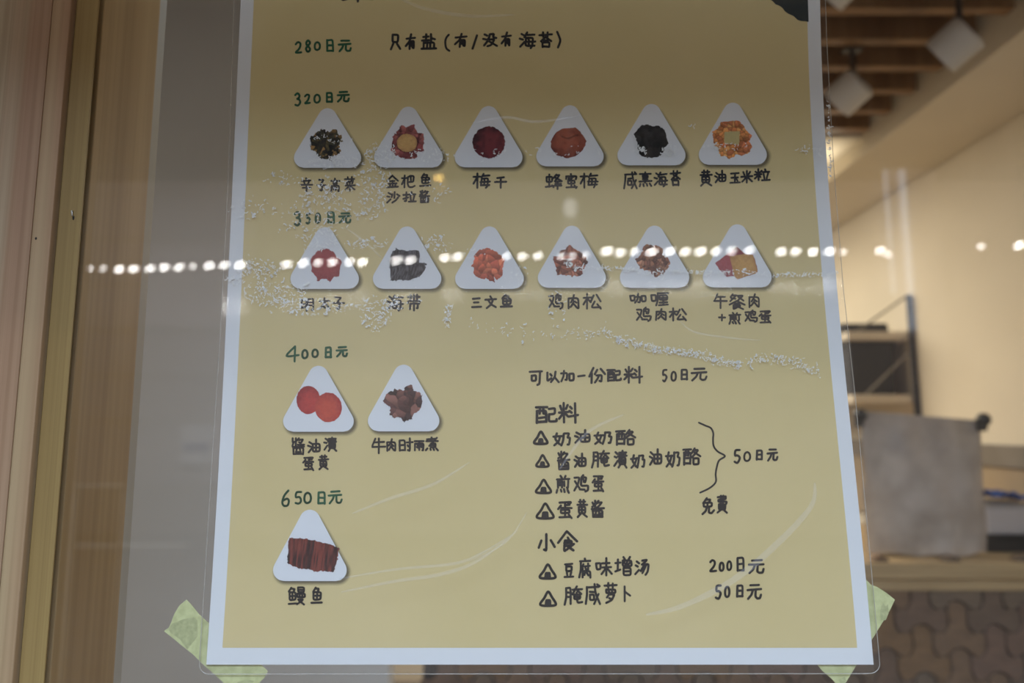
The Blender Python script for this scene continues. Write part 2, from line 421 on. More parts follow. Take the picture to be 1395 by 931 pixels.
part('nail_hole', sph(at(49, 325, YF-.003), .0005, (1, .4, 1.3)), bpy.data.materials['hole'], w1)
# unseen eave board, added over the window outside to shade the upper part of the pane
struct(obj('added_eave', B(-1.6, 1.6, .055, .225, EYE+.383, EYE+.423, .004), fw))
struct(obj('wall_front', B(-2.6, xj-.16, .22, .40, 0, 5.2), plaster2))
struct(obj('wall_front_low', B(xj-.16, 1.40, .22, .40, 0, .36), fw))
struct(obj('wall_front_high', B(xj-.16, 1.40, .22, .40, 2.45, 5.2), plaster2))
struct(obj('wall_front_right', B(1.40, 2.6, .22, .40, 0, 5.2), plaster2))

# ================================================================= the laminated menu
PY = np.array([0, 230, 390, 620, 720, 906.0])
PR_ = np.array([1117, 1128, 1139, 1163, 1173, 1190.0]); PL_ = np.array([328, 318, 310, 299, 293, 281.0])
cR = np.polyfit(PY, PR_, 3); cL = np.polyfit(PY, PL_, 3)
def edge(c, y):
    if y < 0:
        d = np.polyval(np.polyder(c), 0.0); return np.polyval(c, 0.0)+d*y
    if y > 906:
        d = np.polyval(np.polyder(c), 906.0); return np.polyval(c, 906.0)+d*(y-906)
    return np.polyval(c, y)
A3 = .297
_tab_y = np.arange(-300, 961, 4.0)
_zc = np.array([F*A3/(edge(cR, y)-edge(cL, y)) for y in _tab_y])
def P(px, py, off=0.0):
    """photo pixel -> point on the (gently bowed) sheet, pushed off towards the street by off metres"""
    zc = float(np.interp(py, _tab_y, _zc)); a, b, c = ray(px, py)
    return Vector((a*zc, b*zc-off, EYE+c*zc))
root = empty('menu_poster', P(735, 906)); MP = root.location.copy()
tag(root, 'laminated rice ball menu sheet with handwritten Chinese text, taped behind the window glass', 'poster')
def pm(name, verts, faces, m, parent=root, cols=None, smooth=False):
    me = bpy.data.meshes.new(name)
    me.from_pydata([tuple(v-MP) for v in verts], [], faces)
    if cols is not None:
        ca = me.color_attributes.new('col', 'FLOAT_COLOR', 'POINT'); ca.data.foreach_set('color', np.asarray(cols, dtype=np.float32).ravel())
    if smooth: me.polygons.foreach_set('use_smooth', [True]*len(me.polygons))
    me.update(); return link(name, me, m, parent)
def sheet(name, fl, fr_, y0, y1, off, m, ny=150, nx=4):
    vs, fs_ = [], []
    for j in range(ny+1):
        y = y0+(y1-y0)*j/ny; l, r = edge(cL, y), edge(cR, y)
        for i in range(nx+1):
            t = fl+(fr_-fl)*i/nx; vs.append(P(l+(r-l)*t, y, off))
    for j in range(ny):
        for i in range(nx):
            a = j*(nx+1)+i; fs_.append((a, a+1, a+nx+2, a+nx+1))
    return pm(name, vs, fs_, m, smooth=True)
YTOP = -225
paper_m = mat('poster_paper', (.80, .80, .80), .7, spec=.2)
# printed cream ground with soft cloudy print tone
ground = mat('printed_cream', (1, 1, 1), .7, spec=.2)
noise_col(ground, (.70, .56, .272), (.735, .59, .305), ns=9, detail=3, lo=.3, hi=.7, dist=1.2)
n_ = 160
vs = []; fcs = []
for j in range(n_+1):
    y = YTOP+(906-YTOP)*j/n_; l, r = edge(cL, y), edge(cR, y)
    for t in (0, .5, 1): vs += [P(l+(r-l)*t, y, 0.0), P(l+(r-l)*t, y, -.0002)]
for j in range(n_):
    for t in range(2):
        a = (j*3+t)*2; b = a+2; c_ = a+6; d_ = b+6
        fcs += [(a, b, d_, c_), (a+1, c_+1, d_+1, b+1)]
    a = j*6; fcs.append((a, a+6, a+7, a+1)); a = j*6+4; fcs.append((a, a+1, a+7, a+6))
pm('paper_sheet', vs, fcs, paper_m, smooth=False)
sheet('printed_ground', .0225, .9775, YTOP+20, 883, .00004, ground)

# ---- handwriting: strokes of every character on a 0..99 cell, traced after the photo
G = {
'只': "2402 2250 7350 7803 2402|3062 0598|6562 9595",
'有': "0530 9522|5500 3845 0080|4048 3898|4048 8045 7895 6888|4263 7862|4078 7876",
'盐': "1018 4815|3000 3040|0542 5238|6500 6545|6525 9032|1555 1590|1555 8552 8588|3855 3888|6055 6088|0095 9992",
'(': "8500 3518 1045 3080 9099", ')': "0500 6530 8560 3099", '/': "9500 0599",
'没': "1015 2825|0045 2052|0592 3065|4815 4535 3548|4812 7512 7035 9240|4052 8050 5590 3099|4565 9899",
'海': "1008 2518|0038 1845|0090 2565|4500 3028|4515 9512|4035 3585 9585|4035 8532 8088 7099|2862 9958|5542 5850|5568 5878",
'苔': "0018 9912|3000 3230|6800 6530|5030 1560|5032 9558|3055 7053|2568 2898|2568 8066 7898|2895 7895",
'日': "1505 1298|1505 8502 8898|1550 8548|1296 8894",
'元': "2005 8502|0038 9832|4038 3070 0599|6038 5885 7097 9294 9970",
'0': "5000 2015 0850 1585 4599 8085 9250 8015 5000",
'2': "0520 3502 7512 7535 5065 0597 9592",
'8': "8015 5000 2015 2538 8070 7592 4099 1580 2062 7530 8015",
'3': "0515 4500 8015 7035 4045 7550 8870 7092 4099 0590",
'5': "9002 2505 2042 6042 8860 8082 5099 1092",
'4': "7000 0062 9955|7000 6599",
'6': "8000 3035 0575 2598 7095 9270 6555 1565",
'辛': "4500 5512|1020 8518|2830 3545|7028 6045|0050 9948|1572 8570|5050 5099",
'子': "2005 7505 4535|4535 6065 5595 3590|0050 9948",
'高': "4800 5012|0518 9515|3028 6828 6842 3042 3028|1055 0899|1055 9053 9098 8095|3268 6568 6385 3285 3268",
'菜': "0018 9515|3000 3228|6800 6628|8030 2538|2045 2855|4842 5052|7838 7050|0562 9960|5055 5099|4865 0592|5265 9590",
'金': "5000 0545|5000 9942|3045 7045|1568 8566|5045 5095|2575 3288|7872 7088|0096 9994",
'枪': "0025 4022|2200 2299|2228 0070|5015 4572 5595 8098 9985|5015 6502 9208 9052 5055|7015 7050",
'鱼': "4000 1530|3810 7008 5830|2030 2078 8575 9030 2030|5530 5278|2252 8550|0097 9994",
'沙': "1008 2820|0038 1845|0099 3068|6000 5855|4220 3550|8018 9835|9050 7080 4099",
'拉': "0028 3825|2200 2290 1088|0065 3850|6500 6815|4525 9522|5538 6088|8535 7585|4095 9992",
'酱': "0510 1522|2800 2842|0538 2528|5502 4018|5012 8810 6035 4045|0050 9945|1062 1298|1062 9060 8898|4052 3578|6052 6278 7878|2586 7585|1298 8898",
'梅': "0022 4020|2200 2299|2225 0070|6000 4825|5515 9512|5035 4580|5035 8832 8288 7599|4580 9578|4258 9955|6542 6550|6562 6572",
'干': "2012 8010|0048 9945|5012 5299",
'蜂': "0522 0555 4052 4020 0522|2205 2285|0088 4580|4075 4890|6505 5030|6510 8808 5848|6025 9948|5855 9552|5868 9566|5080 9978|7550 7599",
'蜜': "4800 5012|1018 0835|1018 9215 8835|3020 2842|7518 2842|5020 5530|2548 2568 7865 7545 2548|5038 5088|1092 9590|7578 8898",
'咸': "1015 1050 0099|1015 9012|6000 6845 9998|9048 6098|8000 9510|3038 5838|3052 3078 5878 5852 3052",
'烹': "5000 5010|0515 9512|3025 7025 7038 3038 3025|3048 7048 5058|5058 5075|0565 9962|1280 0599|3582 3895|6080 6595|8578 9895",
'黄': "2012 8010|3500 3528|6500 6528|0530 9928|2042 2078 8078 8040 2042|5030 5078|2060 8060|3582 1099|6582 9599",
'油': "1018 2830|0045 2052|0595 3062|3832 3888 9586 9530 3832|6500 6586|3858 9556",
'玉': "1012 8810|1550 8048|5012 5090|6562 7875|0092 9990",
'米': "1812 3032|8210 6532|0050 9945|5000 5099|4852 0590|5252 9588",
'粒': "0518 1530|4510 3528|0045 4542|2500 2590|2548 0075|2850 4065|7000 7212|5222 9820|6035 6575|9032 8075|4890 9988",
'明': "0520 0575|0520 3820 3872 0575|0548 3848|5510 5060 4099|5510 9208 9298 8092|5535 9235|5558 9258",
'太': "0532 9528|5000 4555 0599|5540 9898|4075 5590",
'带': "0015 9912|2500 2530|5000 5030|7500 7528|0055 0540 9838 9255|2058 1890|2058 8055 8085 7585|5040 5099",
'三': "1015 8512|2048 7548|0090 9988",
'文': "4500 5518|0028 9925|7030 5070 1099|2535 5070 9590",
'鸡': "0515 3812 3050 0590|1035 4078|6500 5212|5212 4865 9862 9590 8098|5212 8512 8042 6840|6525 7034|4085 7585",
'肉': "1025 0899|1025 9222 9298 8092|5500 4530 2555|5040 7555|5055 4070 2588|5265 7890",
'松': "0028 4525|2200 2299|2230 0070|2838 4255|6010 4550|7505 9950|6550 4592 9588|8070 9998",
'咖': "0020 0568 2865 2818 0020|3530 6528 6085 5080|5002 4855 3088|7222 7575 9872 9820 7222",
'喱': "0020 0565 2862 2818 0020|4005 9902|4005 4055 3099|5022 5055 9555 9520 5022|7222 7292|5040 9538|5075 9575|4595 9993",
'午': "2800 0548|2220 8518|0050 9948|5220 5299",
'餐': "2500 1018|2510 4508|4510 1045|1525 4032|5510 8808 6040|5818 9042|5045 0570|5045 9870|3562 6562|3072 7072|2872 2899 5090|3085 6885 7072|6085 9099",
'+': "0050 9950|5000 5099", '一': "0055 9945",
'煎': "3000 3812|7000 6212|0020 9918|1030 1072|1030 4230 4270|1042 4042|1055 4055|6032 6060|8828 8870 7868|0582 0099|3082 3595|5580 6295|8280 9599",
'蛋': "1008 9505 7020|5008 5038|5022 8020|2025 0045|1838 9540|2050 2070 8068 8050 2050|5035 5090|1095 8592|7578 9599",
'漬': "1008 2518|0035 1842|0090 2560|3812 9510|6500 6530|4020 9020|3032 9930|4042 4078 9078 9040 4042|4054 9054|4066 9066|5080 3598|8080 9898",
'醬': "0502 0525|0525 2822|2800 2848|1028 0048|5502 4015|5512 9008 6540|5525 6530|4542 9840|0555 9553|1062 1299|1062 9060 8898|4062 3575|6262 6575|3085 7085|1298 8898",
'牛': "2502 0050|2028 9025|0058 9955|5000 5299",
'时': "0015 0090|0015 4012 4088|0052 4050|0088 4086|5530 9928|8000 8095 6588|6048 6860",
'雨': "0512 9510|1032 0898|1032 9230 9095 8092|5012 5092|2845 3852|2865 3872|6545 7552|6562 7570",
'煮': "1015 7512|4500 4528|0030 9828|8805 2565|3848 3876 7874 7846 3848|3860 7860|1285 0099|3585 3895|6082 6595|8282 9599",
'鳗': "1505 0025|1510 3510 2825|0530 0575 4072 4030 0530|2230 2272|0552 4050|0095 4592|5502 5528 9028 9002 5502|5515 9015|5038 5058 9558 9538 5038|6538 6558|8038 8058|5570 8870 5098|5875 9098",
'可': "0008 9905|1535 1570 5068 5032 1535|8208 8090 6098",
'以': "1012 1085 4060|3525 4240|7505 7050 4095|7055 9895",
'加': "0025 4822 4580 3578|2502 2050 0092|6528 6585 9882 9825 6528",
'份': "2500 0055|1535 1599|5010 3540|7005 9940|4550 8048 7590 6585|6050 5075 3595",
'配': "0008 5505|0528 0598|0528 5025 5092|2008 1845|3508 3545 4845|1568 4066|0592 5090|6215 9212 9045 6548|6248 6290 9988 9975",
'料': "0515 1535|4510 3530|0048 4845|2500 2599|2250 0080|2850 4568|5818 6828|5540 6550|5070 9960|8500 8599",
'奶': "2010 1050 3588|4030 3070 0598|0035 5030|6012 5560 4599|6012 9010 8040 9542 9090 8090",
'酪': "0010 4508|0528 0598|0528 4525 4295|1510 1545|3010 3045|1062 3860|0592 4090|6800 5030|6512 8810 5055|6020 9950|6062 6098 9096 9060 6062",
'腌': "1010 1060 0099|1010 3508 3595|1035 3535|1058 3558|4518 9915|6800 4545|7018 9542|5545 5570 8868 8845 5545|5558 8858|7035 7290 9985",
'免': "4000 1030|3510 7008 5828|1530 1555 8052 8228 1530|4830 4552|4055 3080 0599|6055 5890 8095 9975",
'費': "1008 8505|8505 8520 1522 1535 9533 9048|4000 3545|6000 6045|2050 2080 8080 8050 2050|2060 8060|2070 8070|3582 1099|6582 9599",
'小': "5000 5092 3585|2035 0575|7535 9970",
'食': "4500 0055|4500 9948|5030 5540|3545 3098 5085|3545 7045 6870 3270|3257 7057|4872 8092|8262 6575",
'豆': "0810 9008|2025 2058 8055 8225 2025|2568 3282|7865 7080|0097 9994",
'腐': "5000 5212|1015 9512|1515 1560 0099|3528 2555|3042 3065|4540 9038|7525 7560|5048 6055|3065 3099|3065 9565 9599|6055 4585|6575 8088",
'味': "0030 0565 2862 2828 0030|4030 8528|3852 9550|6500 6599|6255 3592|6855 9888",
'增': "0035 3032|1515 1575|0080 3070|5000 5815|8800 8015|4520 4550 9850 9520 4520|7020 7050|5530 6040|8830 8040|5060 5099 9298 9260 5060|5078 9278",
'汤': "1015 2825|0040 1848|0095 2570|4808 8505 5532|4535 9832 9080 7598|6538 3875|8038 5090",
'萝': "0012 9910|3000 3022|6800 6822|1532 1550 8850 8832 1532|3832 3850|6232 6250|4550 2072|4558 8258 6085 1599|4075 5582",
'卜': "3000 3099|3035 9962",
'△': "5000 2545 0082 0896 5099 9096 9982 7540 5000",
}
G['黃'] = G['黄']
SMOOTH = set('0283564()△')
GL = {ch: [[(int(t[:2])/99., int(t[2:])/99.) for t in s.split()] for s in d.split('|')] for ch, d in G.items()}
def catmull(p, n=4):
    if len(p) < 3: return p
    closed = p[0] == p[-1]; out = []
    for i in range(len(p)-1):
        p0 = p[i-1] if i > 0 else (p[-2] if closed else p[0]); p1, p2 = p[i], p[i+1]
        p3 = p[i+2] if i+2 < len(p) else (p[1] if closed else p[-1])
        for k in range(n):
            t = k/n
            out.append(tuple(.5*((2*b)+(-a+c)*t+(2*a-5*b+4*c-d)*t*t+(-a+3*b-3*c+d)*t**3) for a, b, c, d in zip(p0, p1, p2, p3)))
    return out+[p[-1]]
def soften(p):
    """rounded corners like a felt pen"""
    if len(p) < 3: return p
    out = [p[0]]
    for i in range(1, len(p)-1):
        a, b, c = p[i-1], p[i], p[i+1]
        for (u, v, w) in ((.22, .78, 0), (.06, .88, .06), (0, .78, .22)):
            out.append((a[0]*u+b[0]*v+c[0]*w, a[1]*u+b[1]*v+c[1]*w))
    return out+[p[-1]]
def capsule(vs, fc, a, b, w0, w1, off, n=5):
    dx, dy = b[0]-a[0], b[1]-a[1]; L = math.hypot(dx, dy)
    if L < 1e-6: dx, dy, L = 1, 0, 1
    th = math.atan2(dy, dx); base = len(vs)
    for k in range(n+1):
        t = th+math.pi/2+math.pi*k/n; vs.append(P(a[0]+w0*math.cos(t), a[1]+w0*math.sin(t), off))
    for k in range(n+1):
        t = th-math.pi/2+math.pi*k/n; vs.append(P(b[0]+w1*math.cos(t), b[1]+w1*math.sin(t), off))
    fc.append(tuple(range(base, base+2*n+2)))
def draw(vs, fc, pts, w, off, taper=False):
    n = len(pts)-1
    for i in range(n):
        capsule(vs, fc, pts[i], pts[i+1], w, w, off)
def write(items, w, m, name='lettering', label=None):
    vs, fc = [], []
    for ch, x0, x1, y0, y1 in items:
        rr = random.Random(int(x0*31+y0*17)); ins = w
        smooth = ch in SMOOTH
        if ch == '一': ins = w; y0, y1 = y0-6, y1+6
        for s in GL[ch]:
            p = [(x0+ins+(x1-x0-2*ins)*a, y0+ins+(y1-y0-2*ins)*b) for a, b in s]
            if not (p[0] == p[-1]): p = [(a+rr.uniform(-.35, .35), b+rr.uniform(-.35, .35)) for a, b in p]
            p = catmull(p) if smooth else soften(p)
            draw(vs, fc, p, w*rr.uniform(1.06, 1.2)*(1.12 if ch == '△' else 1), .00016)
        if ch == '△':
            X0, X1, Y0, Y1 = x0+(x1-x0)*.29, x0+(x1-x0)*.70, y0+(y1-y0)*.52, y1-w
            b = len(vs)
            for q in ((X0, Y1), (X0+1, Y0+1.5), (X0+2.5, Y0), (X1-2, Y0), (X1-.6, Y0+1.5), (X1, Y1)): vs.append(P(q[0], q[1], .00013))
            fc.append(tuple(range(b, b+6)))
    o = pm(name, vs, fc, m)
    if label: o['label'] = label
    return o
ink = mat('black_felt_ink', (.012, .011, .014), .6, spec=.25)
green = mat('green_felt_ink', (.008, .10, .045), .6, spec=.25)
def R(s, *bx):
    return [(c,)+tuple(b) for c, b in zip(s, bx)]
write(R('只有盐(有/没有海苔)', (530.3, 547, 45.8, 69.1), (551.7, 567.5, 45.8, 68.2), (573, 595.5, 45.5, 69), (604.8, 614, 46, 71), (618.8, 637.8, 45, 65.5), (642, 651.4, 46.8, 68),
        (657, 678.4, 43, 64.5), (682, 698, 43, 64.5), (707, 730.6, 43.4, 67), (733.4, 753, 43, 65.8), (757.7, 765, 42, 66.4)), 1.35, ink)
for s, b in (('280日元', ((401.2, 412.5, 56, 73.7), (414.8, 424.9, 54.2, 71.9), (426.9, 437.9, 56.5, 69.6), (443.2, 456.2, 53, 71.3), (460.3, 479.2, 54, 71.3))),
             ('320日元', ((400.9, 411, 126.3, 145.6), (414.2, 424, 127.5, 142.8), (426.4, 437.9, 128, 141.4), (443, 454.8, 124.9, 140.5), (458.6, 476.5, 123.9, 139.9))),
             ('350日元', ((400, 410.8, 287.7, 308.3), (416, 424, 289.7, 305.8), (428.4, 438, 290, 305), (444.8, 457, 287.7, 305), (461, 478.9, 289.2, 305))),
             ('400日元', ((389.3, 408, 470.9, 494.2), (410, 421, 476, 489.6), (423.8, 435, 475.3, 488), (441.4, 453.3, 472, 488.5), (457.7, 474.2, 471.5, 487.2))),
             ('650日元', ((382.9, 396.1, 667, 690.8), (400.2, 412.6, 669.3, 688), (412.6, 425.8, 670.4, 686.9), (430.9, 445.3, 669.3, 687.8), (446.7, 466.8, 667.9, 687.2)))):
    write(R(s, *b), 1.3, green, 'lettering', 'green price lettering')
write(R('辛子高菜', (408.8, 426.3, 242, 262.4), (431.6, 444.7, 243.5, 262), (449.5, 464, 242.8, 262.4), (468.8, 484.6, 240.2, 260.9)), 1.1, ink)
write(R('金枪鱼沙拉酱', (526, 543.3, 238.3, 256.8), (546.3, 565.9, 238, 257), (571, 587.4, 236, 254.8), (526.3, 545.5, 260.9, 277.4), (548.5, 568, 260.9, 277), (570.8, 586.2, 258.6, 277)), 1.15, ink)
write(R('梅干', (644, 668.7, 235.7, 257.5), (673, 691, 239.3, 257.5)), 1.25, ink)
write(R('蜂蜜梅', (742.3, 766.2, 235.7, 258.7), (768.4, 787.7, 236, 258), (789.4, 815.7, 235.7, 257)), 1.2, ink)
write(R('咸烹海苔', (848.7, 868.9, 233.9, 258.2), (869.2, 888.6, 233.4, 255.5), (890.5, 910.2, 233.9, 255.5), (911.8, 928, 231.8, 253.9)), 1.2, ink)
write(R('黄油玉米粒', (952, 970.6, 231.4, 254.4), (972.5, 990.1, 231.8, 250.3), (993.3, 1008.7, 233.4, 251.5), (1008.7, 1025.8, 231.8, 250.3), (1026.9, 1049.4, 229.8, 248.4)), 1.2, ink)
write(R('明太子', (409.3, 429.4, 404.7, 424.8), (433.7, 450.2, 405, 422.2), (452.3, 470, 403.6, 423)), 1.15, ink)
write(R('海带', (526.9, 550.5, 401.9, 424.4), (554.6, 573.2, 400.7, 424.4)), 1.3, ink)
write(R('三文鱼', (641.5, 656.5, 403.9, 421.1), (660, 677, 402.5, 421.1), (680.9, 698.8, 400.7, 420.1)), 1.3, ink)
write(R('鸡肉松', (745.8, 768.4, 399.6, 422), (772, 790.3, 401, 422), (793.4, 819.5, 399.3, 422.2)), 1.25, ink)
write(R('咖喱鸡肉松', (857.2, 880.9, 399.3, 415.6), (885.8, 911, 397.8, 417.8), (865, 888, 418.3, 439), (891.4, 909.5, 420, 437.4), (911, 935.5, 419.4, 437.9)), 1.2, ink)
write(R('午餐肉+煎鸡蛋', (971.2, 991.2, 399.8, 420.9), (991.5, 1015.6, 399.8, 422.8), (1018.3, 1036, 399.8, 419.8), (978.3, 988.8, 427.6, 437.9), (992.3, 1009.3, 425.4, 442.7), (1013.3, 1032.5, 421.9, 440.4), (1033.4, 1051, 422.4, 441.2)), 1.15, ink)
write(R('醬油漬蛋黃', (397, 416, 596, 620.3), (418.7, 437.6, 598.2, 618.7), (440.8, 459.4, 595, 616), (412, 429, 621.2, 642), (432.6, 448.4, 619.6, 640.8)), 1.2, ink)
write(R('牛肉时雨煮', (505.9, 526, 596.3, 618.7), (525.3, 540.6, 597.6, 616), (543.3, 563.2, 596.6, 616.8), (563.2, 579, 598.7, 615.5), (579.2, 598.2, 594.7, 615.2)), 1.2, ink)
write(R('鳗鱼', (392.3, 417.6, 798.8, 825), (423, 440, 799.3, 823.4)), 1.25, ink)
write(R('可以加一份配料', (720.5, 739.7, 503.8, 526.4), (742.4, 762.5, 504.5, 522.8), (763, 783, 503.8, 522.4), (786.3, 797.6, 511, 513.6), (801.3, 825.6, 500.5, 523.3), (826, 847, 502.3, 521), (849.4, 875.9, 498.7, 522.8)), 1.35, ink)
write(R('50日元', (901, 909.7, 502.7, 521), (912.8, 922.5, 505.6, 520.2), (926, 938.4, 502.3, 518.8), (940.8, 963.6, 500.9, 519.7)), 1.3, ink)
write(R('配料', (728.6, 759.6, 552, 578.4), (760, 788.8, 548, 577.3)), 1.55, ink)
write(R('△奶油奶酪', (726.3, 747, 587, 606.5), (752.3, 779, 587.6, 608.8), (781.7, 805.4, 584.7, 605.6), (808.3, 835.3, 586.4, 606.7), (838, 866.8, 584.7, 607.7)), 1.4, ink)
write(R('△酱油腌漬奶油奶酪', (729.3, 748.7, 619, 637.6), (758.5, 777, 614.3, 640.8), (781, 799.7, 617.2, 638.7), (805, 830.8, 613, 638.7), (835.6, 854.8, 613, 638.7), (858, 879.9, 617.5, 639), (883.4, 902.8, 611.3, 635.8), (905.5, 927.9, 613, 637.3), (929.3, 955, 609.5, 634.6)), 1.35, ink)
write(R('△煎鸡蛋', (729, 751.8, 652.7, 673.4), (757, 777.2, 647.3, 672.7), (780.2, 802.8, 646.5, 671.7), (805.8, 823.9, 646.5, 671)), 1.35, ink)
write(R('△蛋黄酱', (730, 755.3, 685, 708), (759, 780.6, 682, 707.5), (784.3, 801.3, 680, 705.8), (804.5, 823.7, 681, 706.2)), 1.35, ink)
write(R('50日元', (998.3, 1009.6, 611.6, 632.2), (1011.7, 1023.8, 615, 629.6), (1028.3, 1040.2, 612.4, 627.7), (1044.4, 1060, 610.7, 629)), 1.3, ink)
write(R('免費', (954.8, 973.8, 677.6, 701.8), (975, 991.9, 674.4, 700.2)), 1.3, ink)
write(R('小食', (731.4, 757.4, 726.6, 753.7), (759, 787.7, 722.7, 753.7)), 1.55, ink)
write(R('△豆腐味增汤', (734.2, 758, 768, 789.8), (767.7, 782.2, 765.6, 788.3), (787.4, 806.2, 760, 788.5), (810.6, 834.8, 759.5, 785.7), (836.8, 862, 757.6, 785.3), (864.3, 885.4, 760.8, 784.7)), 1.35, ink)
write(R('△腌咸萝卜', (734.8, 758.5, 805, 827), (767.7, 794.2, 797.6, 825.3), (796.4, 818.7, 795, 824.7), (822, 841.3, 793.7, 822.7), (846.2, 859.4, 797.6, 820.5)), 1.35, ink)
write(R('200日元', (965.5, 977, 761.9, 780.2), (978.5, 987.4, 765.5, 779.2), (988.8, 997.9, 763.7, 778.2), (1002, 1015.1, 758.4, 779.2), (1018.6, 1041.5, 761.6, 782.5)), 1.4, ink)
write(R('50日元', (973, 983.7, 796.4, 817.4), (985.7, 995.4, 798.3, 815), (1001.7, 1014, 796, 814.6), (1017, 1038, 795.5, 817.4)), 1.4, ink)
vs, fc = [], []
draw(vs, fc, catmull([(940+a/6.207, 560+b/6.207) for a, b in ((75, 100), (130, 125), (175, 145), (197, 190), (194, 240), (200, 300), (235, 345), (295, 382), (245, 420), (225, 480), (216, 540), (218, 600), (170, 650), (85, 692))]), 1.25, .00013)
o = pm('bracket_mark', vs, fc, ink)
vs, fc = [], []      # lower ends of the heading, cut by the top of the picture
for a, b in (((464, -3), (467, 0)), ((468, 0), (474, -1.5)), ((483, -2), (488, -.5)), ((489, -7), (487.5, 2.2)), ((495, -3), (507, -1.2))): draw(vs, fc, [a, b], 1.6, .00013)
pm('lettering', vs, fc, ink)
sea = [(1046, -4), (1050, 0), (1054, 3), (1056, 6), (1061, 7.5), (1066, 11), (1069, 15.5), (1074, 19), (1081, 22), (1086, 27), (1091, 29), (1096, 29), (1101.5, 30)]
vs = [P(a, b, .0001) for a, b in sea]+[P(1098.5, -60, .0001), P(1030, -60, .0001), P(1036, -20, .0001)]
pm('printed_seaweed', vs, [tuple(range(len(vs)))], mat('printed_seaweed_green', (.010, .017, .016), .7))

# ---- printed rice balls
rice_m = mat('printed_rice_white', (.80, .80, .81), .7, spec=.2)
shadow_m = attr_mat('printed_drop_shadow', .8, True)
top_m = attr_mat('printed_topping', .7)
def tri_outline(x0, x1, y0, y1, grow=0.0, n=9):
    w = x1-x0; rt, rb = w*.135, w*.15
    # corner circle centres
    cs_ = [((x0+x1)/2-.0*w, y0+rt, rt), (x1-rb, y1-rb, rb), (x0+rb, y1-rb, rb)]
    out = []
    for i in range(3):
        (ax, ay, ar), (bx, by, br), (px, py, pr) = cs_[i], cs_[(i+1) % 3], cs_[i-1]
        def nrm(qx, qy, qr, sx, sy, sr):     # outward normal of tangent q->s (clockwise on screen)
            dx, dy = sx-qx, sy-qy; L = math.hypot(dx, dy); al = math.asin(max(-1, min(1, (sr-qr)/L)))
            return math.atan2(dy, dx)-math.pi/2-al
        t0 = nrm(px, py, pr, ax, ay, ar); t1 = nrm(ax, ay, ar, bx, by, br)
        while t1 < t0: t1 += 2*math.pi
        for k in range(n+1):
            t = t0+(t1-t0)*k/n; out.append((ax+(ar+grow)*math.cos(t), ay+(ar+grow)*math.sin(t)))
        e0 = out[-1]; e1 = (bx+(br+grow)*math.cos(t1), by+(br+grow)*math.sin(t1))
        for k in range(1, 16): out.append((e0[0]+(e1[0]-e0[0])*k/16, e0[1]+(e1[1]-e0[1])*k/16))
    return out
def inside(poly, xs, ys):
    c = np.zeros(xs.shape, bool); n = len(poly)
    for i in range(n):
        xa_, ya_ = poly[i]; xb_, yb_ = poly[(i+1) % n]
        cond = ((ya_ > ys) != (yb_ > ys)) & (xs < (xb_-xa_)*(ys-ya_)/((yb_-ya_) if yb_ != ya_ else 1e-9)+xa_)
        c ^= cond
    return c
def vnoise(xs, ys, f, seed):
    rs = np.random.RandomState(seed); g = rs.rand(64, 64)
    x = xs*f % 63; y = ys*f % 63; xi = x.astype(int); yi = y.astype(int); fx = x-xi; fy = y-yi
    fx = fx*fx*(3-2*fx); fy = fy*fy*(3-2*fy)
    return (g[yi, xi]*(1-fx)+g[yi, xi+1]*fx)*(1-fy)+(g[yi+1, xi]*(1-fx)+g[yi+1, xi+1]*fx)*fy
def crumbs(xs, ys, poly, n, pal, seed, stretch=1.0, edge_dark=.45):
    """printed picture of a heap of crumbs: voronoi bits, each with its own tone, darker in the gaps"""
    rs = np.random.RandomState(seed); pa = np.array(poly)
    px = rs.uniform(pa[:, 0].min(), pa[:, 0].max(), n); py = rs.uniform(pa[:, 1].min(), pa[:, 1].max(), n); an = rs.uniform(0, 3.14, n)
    d = []
    for i in range(n):
        dx, dy = xs-px[i], ys-py[i]; u = dx*np.cos(an[i])+dy*np.sin(an[i]); v = -dx*np.sin(an[i])+dy*np.cos(an[i])
        d.append(np.hypot(u, v*stretch))
    d = np.array(d); o = np.argsort(d, 0)[:2]; d1 = np.take_along_axis(d, o[:1], 0)[0]; d2 = np.take_along_axis(d, o[1:2], 0)[0]
    pal = np.array([lin(c)[:3] for c in pal]); cc = pal[rs.randint(0, len(pal), n)]*rs.uniform(.75, 1.25, (n, 1))
    col = cc[o[0]]; e = np.clip((d2-d1)/1.6, 0, 1)
    hl = np.clip(1.15-.25*((ys-py[o[0]])/3.0), .7, 1.5)
    return col*((1-edge_dark)+edge_dark*e)[..., None]*hl[..., None]
